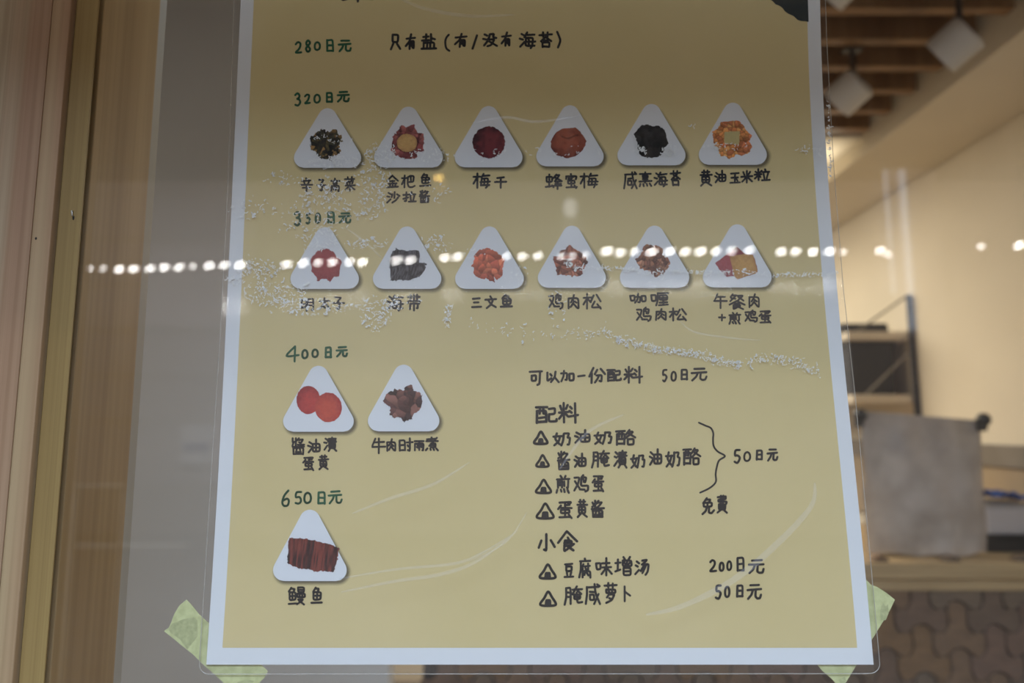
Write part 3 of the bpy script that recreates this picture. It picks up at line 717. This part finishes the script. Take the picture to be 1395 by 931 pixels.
def topping(parent, poly, fn, jag=0.0, seed=1, step=.62, label=None):
    pa = np.array(poly); x0, y0 = pa.min(0)-2.5; x1, y1 = pa.max(0)+2.5
    nx = int((x1-x0)/step); ny = int((y1-y0)/step)
    gx, gy = np.meshgrid(np.linspace(x0, x1, nx+1), np.linspace(y0, y1, ny+1))
    jx = gx+jag*(vnoise(gx, gy, .45, seed)-.5)*2+jag*.6*(vnoise(gx, gy, 1.1, seed+9)-.5)*2
    jy = gy+jag*(vnoise(gx, gy, .45, seed+3)-.5)*2+jag*.6*(vnoise(gx, gy, 1.1, seed+8)-.5)*2
    m = inside(poly, jx, jy); col = fn(gx, gy)
    grain = .88+.24*vnoise(gx, gy, 1.4, seed+5); col = col*grain[..., None]; lum = col.mean(-1, keepdims=True); col = np.clip(col*.86+lum*.14, 0, 1)
    idx = -np.ones(m.shape, int); fcs = []
    mm = m[:-1, :-1] | m[1:, :-1] | m[:-1, 1:] | m[1:, 1:]
    cen = (m[:-1, :-1].astype(int)+m[1:, :-1]+m[:-1, 1:]+m[1:, 1:]) >= 2
    vs, cols = [], []
    for j, i in zip(*np.nonzero(cen)):
        q = []
        for (a, b) in ((j, i), (j, i+1), (j+1, i+1), (j+1, i)):
            if idx[a, b] < 0:
                idx[a, b] = len(vs); vs.append(P(gx[a, b], gy[a, b], .00014)); cols.append(tuple(col[a, b])+(1,))
            q.append(int(idx[a, b]))
        fcs.append(tuple(q))
    o = pm('printed_topping', vs, fcs, top_m, parent, cols)
    if label: o['label'] = label
    return o
def flat(c): 
    c = np.array(lin(c)[:3])
    return lambda xs, ys: np.ones(xs.shape+(3,))*c
def blob(c0, c1, cx, cy, rx, ry, seed, amt=.4, f=.25):
    a, b = np.array(lin(c0)[:3]), np.array(lin(c1)[:3])
    def fn(xs, ys):
        r = np.clip(np.hypot((xs-cx)/rx, (ys-cy)/ry), 0, 1.2)
        t = np.clip(r**2.2*.8+amt*(vnoise(xs, ys, f, seed)-.5)*2, 0, 1)[..., None]
        return a*(1-t)+b*t
    return fn
def Q(ox, oy, s, pts): return [(ox+a/s, oy+b/s) for a, b in pts]
def ell(cx, cy, rx, ry, n=28): return [(cx+rx*math.cos(2*math.pi*k/n), cy+ry*math.sin(2*math.pi*k/n)) for k in range(n)]
def rowfill(poly, off, step=1.5):
    ys = [p[1] for p in poly]; ya, yb = min(ys), max(ys); n = max(4, int((yb-ya)/step)); vs, fcs = [], []; m = len(poly)
    for j in range(n+1):
        y = min(max(ya+(yb-ya)*j/n, ya+.02), yb-.02); xs = []
        for i in range(m):
            a, b = poly[i], poly[(i+1) % m]
            if (a[1] > y) != (b[1] > y): xs.append(a[0]+(b[0]-a[0])*(y-a[1])/(b[1]-a[1]))
        vs += [P(min(xs), y, off), P((min(xs)+max(xs))/2, y, off), P(max(xs), y, off)]
    for j in range(n):
        a = 3*j; fcs += [(a, a+1, a+4, a+3), (a+1, a+2, a+5, a+4)]
    return vs, fcs
def rice(x0, x1, y0, y1, label):
    # soft printed shadow: opaque core fading out over rings
    vs, cols, fcs = [], [], []; rings = []
    dx, dy = 2.6, 2.9
    base = tri_outline(x0+dx, x1+dx, y0+dy, y1+dy-.4)
    n = len(base)
    for gr, al in ((-2.5, .62), (-.5, .50), (1.2, .30), (2.8, .12), (4.6, 0.0)):
        ring = tri_outline(x0+dx, x1+dx, y0+dy+4, y1+dy-.4, gr); rings.append(range(len(vs), len(vs)+n))
        for p in ring: vs.append(P(p[0], p[1], .00007)); cols.append((.03, .025, .03, al))
    for a, b in zip(rings, rings[1:]):
        for i in range(n): fcs.append((a[i], a[(i+1) % n], b[(i+1) % n], b[i]))
    cv, cf_ = rowfill(tri_outline(x0+dx, x1+dx, y0+dy+4, y1+dy-.4, -2.6), .000065); q0 = len(vs); vs += cv; fcs += [tuple(i+q0 for i in f) for f in cf_]; cols += [(.03, .025, .03, .62)]*len(cv)
    pic = pm('printed_rice_ball', *rowfill(tri_outline(x0, x1, y0, y1), .00009), rice_m)
    pic['label'] = label
    pm('printed_shadow', vs, fcs, shadow_m, pic, cols)
    return pic
seed = 11
def crf(poly, n, pal, seed, stretch=1.0, ed=.45): return lambda xs, ys: crumbs(xs, ys, poly, n, pal, seed, stretch, ed)
# row 1
r = rice(400.5, 492, 147.5, 228.8, 'printed rice ball topped with dark pickled greens')
p = Q(410, 160, 7.75, [(90, 215), (110, 205), (150, 175), (210, 140), (250, 122), (260, 150), (330, 145), (388, 128), (390, 175), (438, 203), (415, 235), (440, 268), (400, 255), (405, 330), (428, 360), (380, 390), (300, 430), (330, 462), (270, 450), (200, 425), (150, 360), (90, 330), (110, 270)])
topping(r, p, crf(p, 80, [(50, 42, 26), (100, 84, 44), (28, 26, 20), (140, 104, 50), (62, 58, 36), (36, 32, 24)], 3, 3.0, .6), 1.6, 3)
r = rice(509.5, 603.4, 145.4, 228.5, 'printed rice ball topped with tuna and yellow mayonnaise')
p = Q(410, 160, 7.75, [(1055, 90), (1100, 105), (1195, 75), (1210, 130), (1240, 170), (1290, 175), (1297, 240), (1290, 300), (1300, 355), (1230, 360), (1215, 430), (1120, 440), (1060, 425), (1000, 400), (985, 365), (955, 355), (960, 290), (975, 200), (1020, 140)])
eg = (410+1120/7.75, 160+270/7.75)
def f2(xs, ys, c=crf(p, 60, [(150, 66, 64), (128, 52, 54), (172, 88, 80)], 5, 1.5)):
    col = c(xs, ys); k = np.hypot((xs-eg[0])/13.8, (ys-eg[1])/12.2)+.1*(vnoise(xs, ys, .2, 8)-.5)
    e = blob((222, 172, 92), (196, 142, 72), eg[0], eg[1], 14, 12, 4)(xs, ys)
    return np.where((k < 1)[..., None], e, col*np.where(k < 1.15, .6, 1)[..., None])
topping(r, p, f2, 1.3, 5)
r = rice(619.4, 711.8, 144.5, 228.2, 'printed rice ball topped with one dark red pickled plum')
cx, cy = 635+240/7.75, 160+265/7.75
topping(r, ell(cx, cy, 22, 21.6), blob((128, 40, 46), (70, 18, 30), cx+5, cy+3, 24, 24, 7, .5, .22), .7, 7)
r = rice(730.5, 822.4, 143.5, 226.9, 'printed rice ball topped with one brown honey plum')
p = Q(635, 160, 7.75, [(895, 250), (940, 170), (1010, 120), (1160, 112), (1210, 160), (1272, 250), (1240, 330), (1160, 410), (1070, 433), (960, 400), (900, 330)])
def f4(xs, ys):
    c = blob((178, 84, 48), (112, 44, 32), 775, 190, 27, 24, 9, .35, .2)(xs, ys)
    yc = 186.5+2.2*np.sin((xs-766)*.22); k = np.exp(-((ys-yc)/1.1)**2)*((xs > 765) & (xs < 788)); return c*(1-.55*k[..., None])
topping(r, p, f4, .5, 9)
r = rice(841, 933.8, 141.7, 225.4, 'printed rice ball topped with black simmered seaweed')
p = Q(850, 160, 7.342, [(98, 175), (130, 130), (170, 80), (240, 72), (300, 100), (340, 82), (410, 130), (425, 200), (447, 260), (410, 310), (385, 360), (330, 405), (215, 400), (150, 370), (135, 270), (120, 210)])
topping(r, p, crf(p, 30, [(38, 32, 28), (30, 27, 27), (44, 40, 40)], 12, 1.3, .25), .9, 12)
r = rice(951.8, 1044.6, 139.9, 224.8, 'printed rice ball topped with orange corn and a cube of butter')
p = Q(850, 160, 7.342, [(885, 150), (940, 110), (975, 45), (1060, 38), (1150, 40), (1205, 100), (1240, 150), (1280, 190), (1250, 240), (1280, 290), (1255, 350), (1180, 385), (1130, 370), (1060, 418), (1010, 385), (965, 385), (940, 320), (900, 270), (888, 210)])
bt = Q(850, 160, 7.342, [(1005, 145), (1158, 140), (1150, 275), (1000, 265)])
def f6(xs, ys, c=crf(p, 74, [(226, 140, 52), (206, 118, 46), (236, 160, 72), (212, 118, 56)], 14, 1.1, .5)):
    return np.where(inside(bt, xs, ys)[..., None], flat((206, 186, 118))(xs, ys), c(xs, ys))
topping(r, p, f6, .9, 14)
# row 2
r = rice(395.7, 489, 309.5, 393.8, 'printed rice ball topped with red cod roe')
p = Q(410, 325, 7.75, [(100, 240), (130, 180), (200, 120), (270, 108), (350, 150), (380, 195), (428, 240), (410, 330), (400, 400), (335, 415), (310, 462), (270, 430), (215, 430), (180, 452), (155, 400), (120, 350)])
topping(r, p, blob((176, 60, 66), (140, 42, 50), 444, 358, 26, 26, 21, .4, .8), 1.0, 21)
r = rice(508, 601.3, 308.6, 393.8, 'printed rice ball topped with black shredded kelp')
p = Q(410, 325, 7.75, [(940, 220), (960, 150), (1010, 105), (1050, 125), (1130, 130), (1250, 125), (1260, 200), (1245, 260), (1325, 265), (1290, 360), (1230, 420), (1130, 440), (1040, 438), (950, 450), (945, 350), (930, 270)])
def f8(xs, ys):
    s = vnoise(xs+3*np.sin(ys*.15), ys*.18, 1.0, 23); a = np.array(lin((34, 34, 42))[:3]); b = np.array(lin((100, 98, 108))[:3])
    return a+(b-a)*np.clip(s*1.6-.5, 0, 1)[..., None]
topping(r, p, f8, 1.4, 23)
r = rice(620, 713.6, 308.6, 393.8, 'printed rice ball topped with orange salmon flakes')
p = Q(635, 325, 7.75, [(85, 190), (120, 130), (220, 98), (330, 150), (400, 210), (385, 290), (380, 390), (330, 440), (300, 405), (295, 466), (230, 430), (150, 420), (75, 380), (85, 310), (48, 295), (85, 250)])
topping(r, p, crf(p, 26, [(206, 88, 48), (190, 84, 52), (216, 106, 62), (176, 72, 46)], 25, 1.8, .35), 1.2, 25)
r = rice(732.6, 825.4, 307.5, 392.4, 'printed rice ball topped with brown minced chicken')
p = Q(635, 325, 7.75, [(918, 190), (980, 195), (990, 130), (1060, 110), (1060, 78), (1100, 76), (1200, 140), (1260, 200), (1280, 245), (1235, 330), (1220, 380), (1150, 402), (1060, 390), (960, 382), (950, 310)])
topping(r, p, crf(p, 52, [(160, 86, 62), (128, 66, 50), (182, 106, 78), (110, 58, 46)], 27, 1.2, .55), 1.2, 27)
r = rice(844.3, 938.9, 307.5, 392.4, 'printed rice ball topped with fine curried chicken crumbs')
p = Q(850, 325, 7.342, [(110, 215), (150, 180), (190, 130), (195, 75), (240, 58), (290, 80), (340, 70), (392, 110), (385, 170), (450, 205), (462, 250), (430, 300), (400, 350), (320, 388), (240, 330), (160, 300), (130, 250)])
topping(r, p, crf(p, 95, [(166, 104, 72), (138, 80, 58), (188, 126, 92), (120, 72, 56)], 29, 1.1, .5), 1.3, 29)
r = rice(957.3, 1051.2, 305.7, 391.8, 'printed rice ball topped with pink luncheon meat and a slab of fried egg')
ham = Q(850, 325, 7.342, [(912, 250), (1020, 165), (1080, 110), (1130, 86), (1210, 155), (1290, 165), (1310, 220), (1335, 320), (1330, 345), (1130, 410), (1100, 372), (1030, 384), (960, 320)])
eg2 = Q(850, 325, 7.342, [(1055, 182), (1200, 157), (1290, 165), (1335, 320), (1330, 345), (1130, 410), (1100, 372), (1082, 290)])
def f12(xs, ys):
    h = blob((178, 74, 82), (150, 56, 66), 985, 358, 22, 20, 31, .3)(xs, ys); e = blob((212, 158, 78), (186, 128, 58), 1013, 362, 20, 18, 32, .3)(xs, ys)
    return np.where(inside(eg2, xs, ys)[..., None], e, h)
topping(r, ham, f12, .4, 31)
# row 3 and 4
r = rice(385.7, 482, 498.5, 588.5, 'printed rice ball topped with two round red egg yolks')
pa1 = ell(420.2, 545.3, 16, 19)
topping(r, pa1, blob((204, 52, 44), (160, 34, 42), 423, 550, 17, 20, 41, .35, .5), .4, 41)
o = topping(r, ell(447.3, 555.3, 18.4, 20), blob((214, 72, 42), (178, 40, 40), 446, 559, 19, 21, 43, .35, .5), .4, 43)
for v in o.data.vertices: v.co.y -= .00001
r = rice(501.2, 598.6, 497, 588, 'printed rice ball topped with dark simmered beef')
p = Q(360, 470, 4.98, [(810, 385), (830, 330), (890, 303), (950, 310), (955, 280), (1005, 268), (1015, 315), (1065, 325), (1070, 390), (1060, 440), (1020, 460), (1000, 500), (950, 522), (925, 490), (880, 497), (850, 465), (860, 430)])
topping(r, p, crf(p, 24, [(112, 68, 60), (90, 52, 48), (134, 84, 72), (66, 42, 42)], 45, 2.2, .5), 1.3, 45)
r = rice(372, 472.4, 694.6, 792, 'printed rice ball topped with a glazed slab of grilled eel')
p = [(394.1, 733.3), (411, 734), (429.3, 737), (446, 741), (462, 747.4), (459, 764), (454.4, 779.5), (441, 778), (428.3, 779), (421, 775), (408, 774.5), (391.1, 767.5), (393, 750)]
def f14(xs, ys):
    s = vnoise((xs*1.0+ys*.12), ys*.10, .55, 51); a = np.array(lin((62, 34, 34))[:3]); b = np.array(lin((140, 60, 46))[:3])
    return a+(b-a)*np.clip(s*1.7-.35, 0, 1)[..., None]
topping(r, p, f14, .9, 51)

# ---- laminating pouch: clear film front and back with a sealed rim
lamR = [(-225, 1128), (0, 1124.5), (60, 1126.5), (230, 1136), (390, 1148.5), (540, 1165), (620, 1172.5), (770, 1186.5), (860, 1194.5), (905, 1198.5)]
lamL = [(-225, 327), (0, 318.5), (125, 314.5), (250, 310.5), (465, 299.5), (640, 288), (770, 280), (905, 271.5)]
def lx(tab, y): return float(np.interp(y, [t[0] for t in tab], [t[1] for t in tab]))
lamc = clear('laminate_film', .06, .028, (.99, .99, .99), .009, (.9, .9, .92), (60, .06))
vs, fcs = [], []; nn = 90; rows = []
for j in range(nn+1):
    y = YTOP-12+(920-YTOP+12)*j/nn
    l, r_ = lx(lamL, y), lx(lamR, y)
    if y > 907:
        t = (y-907)/13.0; ins = 13*(1-math.sqrt(max(0, 1-t*t))); l += ins; r_ -= ins
    row = []
    for o_ in (.00045, -.00045):
        for i in range(5): row.append(len(vs)); vs.append(P(l+(r_-l)*i/4, y, o_))
    rows.append(row)
for a, b in zip(rows, rows[1:]):
    for i in range(4): fcs += [(a[i], b[i], b[i+1], a[i+1]), (a[5+i], a[6+i], b[6+i], b[5+i])]
pm('laminating_film', vs, fcs, lamc, smooth=True)
vs = []
ptsL = [P(vs_, y, 0) for y in []]
rim = []
for y in range(-225, 900, 15): rim.append(P(lx(lamL, y), y, 0))
for k in range(7):
    t = math.pi/2*k/6; rim.append(P(271.5+13-13*math.cos(t), 906+13*math.sin(t), 0))
for x in range(300, 1186, 30): rim.append(P(x, 919-.0008*(x-300), 0))
for k in range(7):
    t = math.pi/2*(1-k/6); rim.append(P(1198.5-13+13*math.cos(t), 905+13*math.sin(t), 0))
for y in range(890, -226, -15): rim.append(P(lx(lamR, y), y, 0))
bm = tube(bmesh.new(), rim, .00017, 6)
seal = mat('sealed_film_edge', (.62, .58, .52), .15, spec=1.0); seal.node_tree.nodes['Principled BSDF'].inputs['Alpha'].default_value = .6
o = part('sealed_edge', bm, seal, root, True)

# ---- white flecks painted as glints of the film where it touches the glass
glint_m = mat('painted_glint', (.97, .97, .95), .12, spec=1.0)
vs, fc = [], []
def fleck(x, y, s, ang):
    # a tiny curled glint mark: 2-3 joined capsules
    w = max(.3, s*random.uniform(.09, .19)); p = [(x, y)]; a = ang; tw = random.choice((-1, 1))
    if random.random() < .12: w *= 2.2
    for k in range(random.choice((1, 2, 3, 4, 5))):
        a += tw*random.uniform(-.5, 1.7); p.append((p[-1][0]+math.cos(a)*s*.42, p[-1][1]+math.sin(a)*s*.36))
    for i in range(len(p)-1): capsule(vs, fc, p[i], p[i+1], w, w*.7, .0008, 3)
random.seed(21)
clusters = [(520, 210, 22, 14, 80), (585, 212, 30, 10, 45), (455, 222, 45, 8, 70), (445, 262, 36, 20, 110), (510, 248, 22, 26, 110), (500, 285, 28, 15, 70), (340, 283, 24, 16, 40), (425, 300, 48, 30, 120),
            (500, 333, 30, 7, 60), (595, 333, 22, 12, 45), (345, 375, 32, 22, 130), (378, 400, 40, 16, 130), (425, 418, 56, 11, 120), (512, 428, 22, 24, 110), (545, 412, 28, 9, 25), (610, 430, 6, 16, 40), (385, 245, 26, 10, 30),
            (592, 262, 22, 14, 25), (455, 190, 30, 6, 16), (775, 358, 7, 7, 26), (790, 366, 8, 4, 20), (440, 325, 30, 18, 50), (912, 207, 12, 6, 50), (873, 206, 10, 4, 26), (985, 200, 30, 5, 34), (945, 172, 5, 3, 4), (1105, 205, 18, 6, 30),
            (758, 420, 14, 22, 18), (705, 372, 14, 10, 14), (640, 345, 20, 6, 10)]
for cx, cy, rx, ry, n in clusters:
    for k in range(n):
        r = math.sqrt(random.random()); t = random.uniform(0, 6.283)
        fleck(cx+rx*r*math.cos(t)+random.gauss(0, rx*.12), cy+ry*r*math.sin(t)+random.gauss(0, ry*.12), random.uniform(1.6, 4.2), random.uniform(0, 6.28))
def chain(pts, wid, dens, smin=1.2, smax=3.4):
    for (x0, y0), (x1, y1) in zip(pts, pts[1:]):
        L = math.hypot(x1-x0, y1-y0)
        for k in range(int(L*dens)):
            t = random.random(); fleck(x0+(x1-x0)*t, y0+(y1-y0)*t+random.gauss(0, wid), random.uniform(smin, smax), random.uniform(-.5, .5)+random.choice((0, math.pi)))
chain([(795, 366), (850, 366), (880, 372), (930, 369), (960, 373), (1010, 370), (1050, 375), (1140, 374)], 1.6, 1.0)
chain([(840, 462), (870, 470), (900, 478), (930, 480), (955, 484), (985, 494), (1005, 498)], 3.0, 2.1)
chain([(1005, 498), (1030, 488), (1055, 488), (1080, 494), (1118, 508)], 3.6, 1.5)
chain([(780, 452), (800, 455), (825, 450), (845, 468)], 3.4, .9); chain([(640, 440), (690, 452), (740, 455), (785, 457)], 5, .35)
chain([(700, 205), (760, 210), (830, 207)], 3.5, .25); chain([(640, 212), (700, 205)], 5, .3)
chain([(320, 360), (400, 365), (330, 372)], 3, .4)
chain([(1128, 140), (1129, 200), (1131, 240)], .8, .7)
o = pm('painted_film_glints', vs, fc, glint_m); o['kind'] = 'stuff'; o['label'] = 'white flecks painted as glints on the laminate film'

# ---- faint wiping smears on the pane
smear = clear('wipe_smear', .3, .04, (1, 1, 1), .10, (.92, .92, .95))
def PG(px, py): return at(px, py, YG0-.00008)
def smear_strokes(lst, name='wipe_smear'):
    vs, fcs = [], []
    for pts, w in lst:
        pts = catmull(pts, 8); b = len(vs)
        for i, p in enumerate(pts):
            q = pts[min(i+1, len(pts)-1)]; o_ = pts[max(i-1, 0)]; dx, dy = q[0]-o_[0], q[1]-o_[1]; L = math.hypot(dx, dy)+1e-9
            t = i/(len(pts)-1); ww = w*(math.sin(math.pi*(.06+.9*t)))**.7
            vs += [PG(p[0]-dy/L*ww, p[1]+dx/L*ww)-w1.location, PG(p[0]+dy/L*ww, p[1]-dx/L*ww)-w1.location]
        for i in range(len(pts)-1): fcs.append((b+2*i, b+2*i+1, b+2*i+3, b+2*i+2))
    me = bpy.data.meshes.new(name); me.from_pydata([tuple(v) for v in vs], [], fcs); me.update()
    o = link(name, me, smear, w1); return o
smear_strokes([
    ([(462, 789), (540, 776), (620, 768), (660, 752), (705, 724)], 1.9),
    ([(465, 807), (540, 792), (600, 783), (650, 765), (700, 728)], 2.4),
    ([(640, 766), (690, 738), (718, 698)], 1.3),
    ([(880, 838), (930, 826), (1000, 790), (1060, 740), (1105, 690), (1110, 658)], 4.5),
    ([(790, 158), (730, 166), (690, 160), (640, 168)], 2.0),
    ([(925, 436), (945, 452), (990, 460), (1036, 464)], 1.3),
    ([(540, -4), (580, 12), (640, 22), (700, 20)], 2.5),
    ([(470, 310), (495, 328), (520, 352)], 1.5),
    ([(762, 640), (800, 590), (850, 565)], 2.2),
    ([(480, 700), (530, 680), (590, 660), (640, 630)], 2.2),
])

# ================================================================= masking tape behind the corners
tape_m = mat('tape', (.60, .66, .33), .7)
noise_col(tape_m, (.52, .53, .25), (.64, .65, .33), ns=260, detail=6, lo=.35, hi=.6)
stuck_m = noise_col(mat('tape_stuck_patch', (1, 1, 1), .5), (.39, .40, .20), (.54, .55, .28), ns=500, detail=3, lo=.3, hi=.75)
def tape(outline, label, patches):
    c = P(*outline[0]); r0 = empty('masking_tape', P(sum(p[0] for p in outline)/len(outline), sum(p[1] for p in outline)/len(outline), -.0009))
    tag(r0, label, 'tape', 'tape strips on the poster corners')
    bm = bmesh.new(); f = [bm.verts.new(P(a, b, -.0008)) for a, b in outline]; bk = [bm.verts.new(P(a, b, -.00095)) for a, b in outline]; n = len(f)
    bm.faces.new(f); bm.faces.new(bk[::-1])
    for i in range(n): bm.faces.new((f[i], bk[i], bk[(i+1) % n], f[(i+1) % n]))
    part('tape_strip', bm, tape_m, r0)
    for pt in patches:
        bm = bmesh.new(); bm.faces.new([bm.verts.new(P(a, b, -.00076)) for a, b in pt]); o = part('stuck_patch', bm, stuck_m, r0); o['label'] = 'darker patch where the tape touches the glass'
rt = random.Random(4)
tape([(253, 818), (262, 828), (270, 838), (283, 850), (310, 872), (335, 893), (356, 908), (364, 916), (359, 925), (350, 934), (340, 948), (316, 944), (303, 931), (290, 919), (277, 908), (262, 893), (248, 882), (236, 872), (222, 861), (229, 856), (232, 849), (236, 838), (243, 826)],
     'yellow-green masking tape strip behind the lower left corner of the menu sheet', [[(228, 858), (233, 851), (248, 845), (263, 842), (268, 846), (268, 868), (262, 876), (254, 886), (244, 872), (232, 864)], [(322, 931), (334, 927), (345, 929), (340, 940), (328, 940)]])
tape([(1182, 791), (1187, 797), (1197, 801), (1208, 808), (1220.5, 818), (1214, 832), (1203, 850), (1189, 873), (1172, 901), (1155, 929), (1147, 941), (1134, 926), (1121, 915), (1113, 905), (1140, 860), (1165, 820)],
     'yellow-green masking tape strip behind the lower right corner of the menu sheet', [[(1202, 826), (1205, 823), (1208, 827), (1211, 824), (1212, 836), (1208, 846), (1201, 846), (1200, 836)], [(1144, 927), (1152, 923), (1154, 929), (1148, 937)]])

# ================================================================= the street side, seen mirrored in the glass
YM = YG0
def mir(px, py, Yv):
    v = at(px, py, Yv); return Vector((v.x, 2*YM-v.y, v.z))
struct(obj('floor_street', B(-9, 9, -9.8, .22, -.1, 0), noise_col(mat('pale_paving', (1, 1, 1), .5), (.36, .34, .32), (.42, .40, .38), ns=3)))
YO = -8.7
struct(obj('wall_street', B(-9, 9, YO-.2, YO, 0, 4.87), noise_col(mat('street_wall', (1, 1, 1), .8), (.62, .57, .54), (.70, .64, .60), ns=1.2)))
struct(obj('ceiling_street', B(-9, 9, YO-.2, .22, 5.2, 5.3), mat('street_ceiling', (.05, .045, .04), .9)))
struct(obj('wall_street_left', B(-9.1, -9, YO, .2, 0, 5.2), plaster2)); struct(obj('wall_street_right', B(9, 9.1, YO, .2, 0, 5.2), plaster2))
lamp_e = mat('lamp_diffuser', (1, 1, 1), .4, emit=(1, .97, .94), estr=34)
lamp_px = [(122, 366, .25), (140, 366, .3), (162, 367, 1), (182, 366.5, 1), (204, 365.5, 1), (224, 364.5, 1), (244, 364, 1), (262, 363, .3), (285, 362, 1), (305, 361.5, .9), (327, 361, 1),
           (390.5, 360, 1), (413, 358.5, 1), (432.7, 358, .5), (453.7, 357, .9), (476, 357, .7), (494, 357, 1), (539.5, 355, 1), (559, 354.5, 1), (606, 351.5, .8), (623, 349.5, 1), (690, 349, .4), (712, 349, .7), (733, 349, .7),
           (765, 349, .35), (780, 349, .3), (798, 348, .3), (827, 342, 1.3), (845, 344.5, 1), (864, 343, .6), (888, 343, 1), (912.6, 343, 1.1), (934, 343, 1.1), (955, 342.5, 1.2), (976, 342, .8), (997, 342, .7), (1021, 341, .6),
           (1064.6, 343, 1), (1084, 343, 1), (1108, 343, 1), (1131, 342.5, 1.2), (1149, 343.5, .3), (1199, 341, .8), (1210, 347, .4), (1337, 336, .35), (1389, 334, 1)]
LZ = 3.42; base_me = None
for (px, py, s) in lamp_px:
    a, b, c = ray(px, py); t = (LZ-EYE)/c; pos = Vector((a*t, 2*YM-b*t, LZ))
    if base_me is None:
        lr = empty('street_lamp', pos)
        bm = bmesh.new(); bmesh.ops.create_uvsphere(bm, u_segments=16, v_segments=8, radius=.5); bmesh.ops.scale(bm, vec=(.115, .05, .042), verts=bm.verts); bmesh.ops.rotate(bm, verts=bm.verts, cent=(0, 0, 0), matrix=Matrix.Rotation(-.45, 3, 'Y'))
        d = obj('diffuser', bm, lamp_e, lr, True); h = obj('housing', B(-.045, .045, -.02, .02, .02, .05, .004), white_metal, lr); st_ = obj('rod', T([(0, 0, .05), (0, 0, 5.2-LZ)], .004, 6), white_metal, lr)
        base_me = (d.data, h.data, st_.data)
    else:
        lr = empty('street_lamp', pos)
        for nm, me in zip(('diffuser', 'housing', 'rod'), base_me):
            q = bpy.data.objects.new(nm, me); C.objects.link(q); q.parent = lr
    for ch in lr.children:
        if ch.name.startswith('diffuser'): ch.scale = (math.sqrt(s),)*3
    tag(lr, 'small bright white lamp in the long row mirrored across the window glass', 'lamp', 'row of lamps mirrored in the glass')
# doors, tall light strips, sign and guard rail across the street
def mbox(x0, y0, x1, y1, Yv, th=.04):
    a, b = mir(x0, y0, Yv), mir(x1, y1, Yv); return B(min(a.x, b.x), max(a.x, b.x), a.y-th, a.y, min(a.z, b.z), max(a.z, b.z), .004)
YV = 2*YM-YO-.06
lit = mat('lit_door_glass', (.5, .5, .5), .4, emit=(.66, .80, 1.0), estr=2.0)
warm = mat('pale_shutter', (.78, .72, .74), .6)
shp = empty('shop_door', mir(1255, 600, YV)); tag(shp, 'pale double door across the street, mirrored faintly beside the poster', 'door')
part('door_panel', mbox(1203, 230, 1312, 700, YV), warm, shp)
part('light_strip', mbox(1208, 231, 1217, 400, YV-.06), lit, shp); part('light_strip', mbox(1233, 231, 1243, 450, YV-.06), lit, shp)
win = empty('shop_shutter', mir(210, 600, YV)); tag(win, 'pale shutter panel across the street, mirrored left of the poster', 'shutter')
part('shutter_panel', mbox(120, 250, 330, 660, YV), warm, win)
for k in range(6): part('shutter_rib', mbox(120, 262+62*k, 330, 266+62*k, YV-.045, .02), white_metal, win)
sg = empty('notice_board', mir(266, 600, YV-.3)); tag(sg, 'small white and blue notice across the street, mirrored left of the poster', 'sign')
part('board', mbox(247, 578, 286, 632, YV-.2), mat('notice_white', (.8, .8, .85), .6, emit=(.8, .85, 1), estr=.25), sg)
part('blue_band', mbox(250, 604, 283, 616, YV-.25, .02), mat('notice_blue', (.15, .2, .6), .6), sg)
gr = empty('guard_rail', mir(135, 730, 4.0)); tag(gr, 'white tubular guard rail in the street, mirrored at lower left', 'rail')
a, b = mir(100, 664, 4.0), mir(168, 664, 4.0); a2, b2 = mir(104, 745, 4.0), mir(250, 745, 4.0)
part('rail_tube', T([a, b], .018, 10), white_metal, gr); part('rail_tube', T([a2, b2], .018, 10), white_metal, gr)
for p_ in (a, b): part('post', T([p_, (p_.x, p_.y, 0)], .018, 10), white_metal, gr)

gl0 = mir(777, 283, 8.0); gl = empty('wall_lamp', gl0); tag(gl, 'soft white globe lamp across the street, mirrored as a pale blot between the printed rows', 'lamp')
bm = sph((gl0.x, gl0.y, gl0.z), .085, (1, 1, 1.35), 16); part('globe', bm, mat('globe_glass', (.9, .9, .9), .4, emit=(1, 1, 1), estr=1.9), gl, True)
part('rod', T([gl0, (gl0.x, gl0.y, 5.2)], .006, 6), white_metal, gl)
gl0 = mir(598, 242, 8.0); gl = empty('wall_lamp', gl0); tag(gl, 'small warm yellow lamp across the street, mirrored right of the tuna rice ball text', 'lamp')
bm = sph((gl0.x, gl0.y, gl0.z), .03, (1.5, 1, .6), 14); part('globe', bm, mat('warm_globe_glass', (.9, .7, .4), .4, emit=(1, .6, .15), estr=18), gl, True)
part('rod', T([gl0, (gl0.x, gl0.y, 5.2)], .006, 6), white_metal, gl)
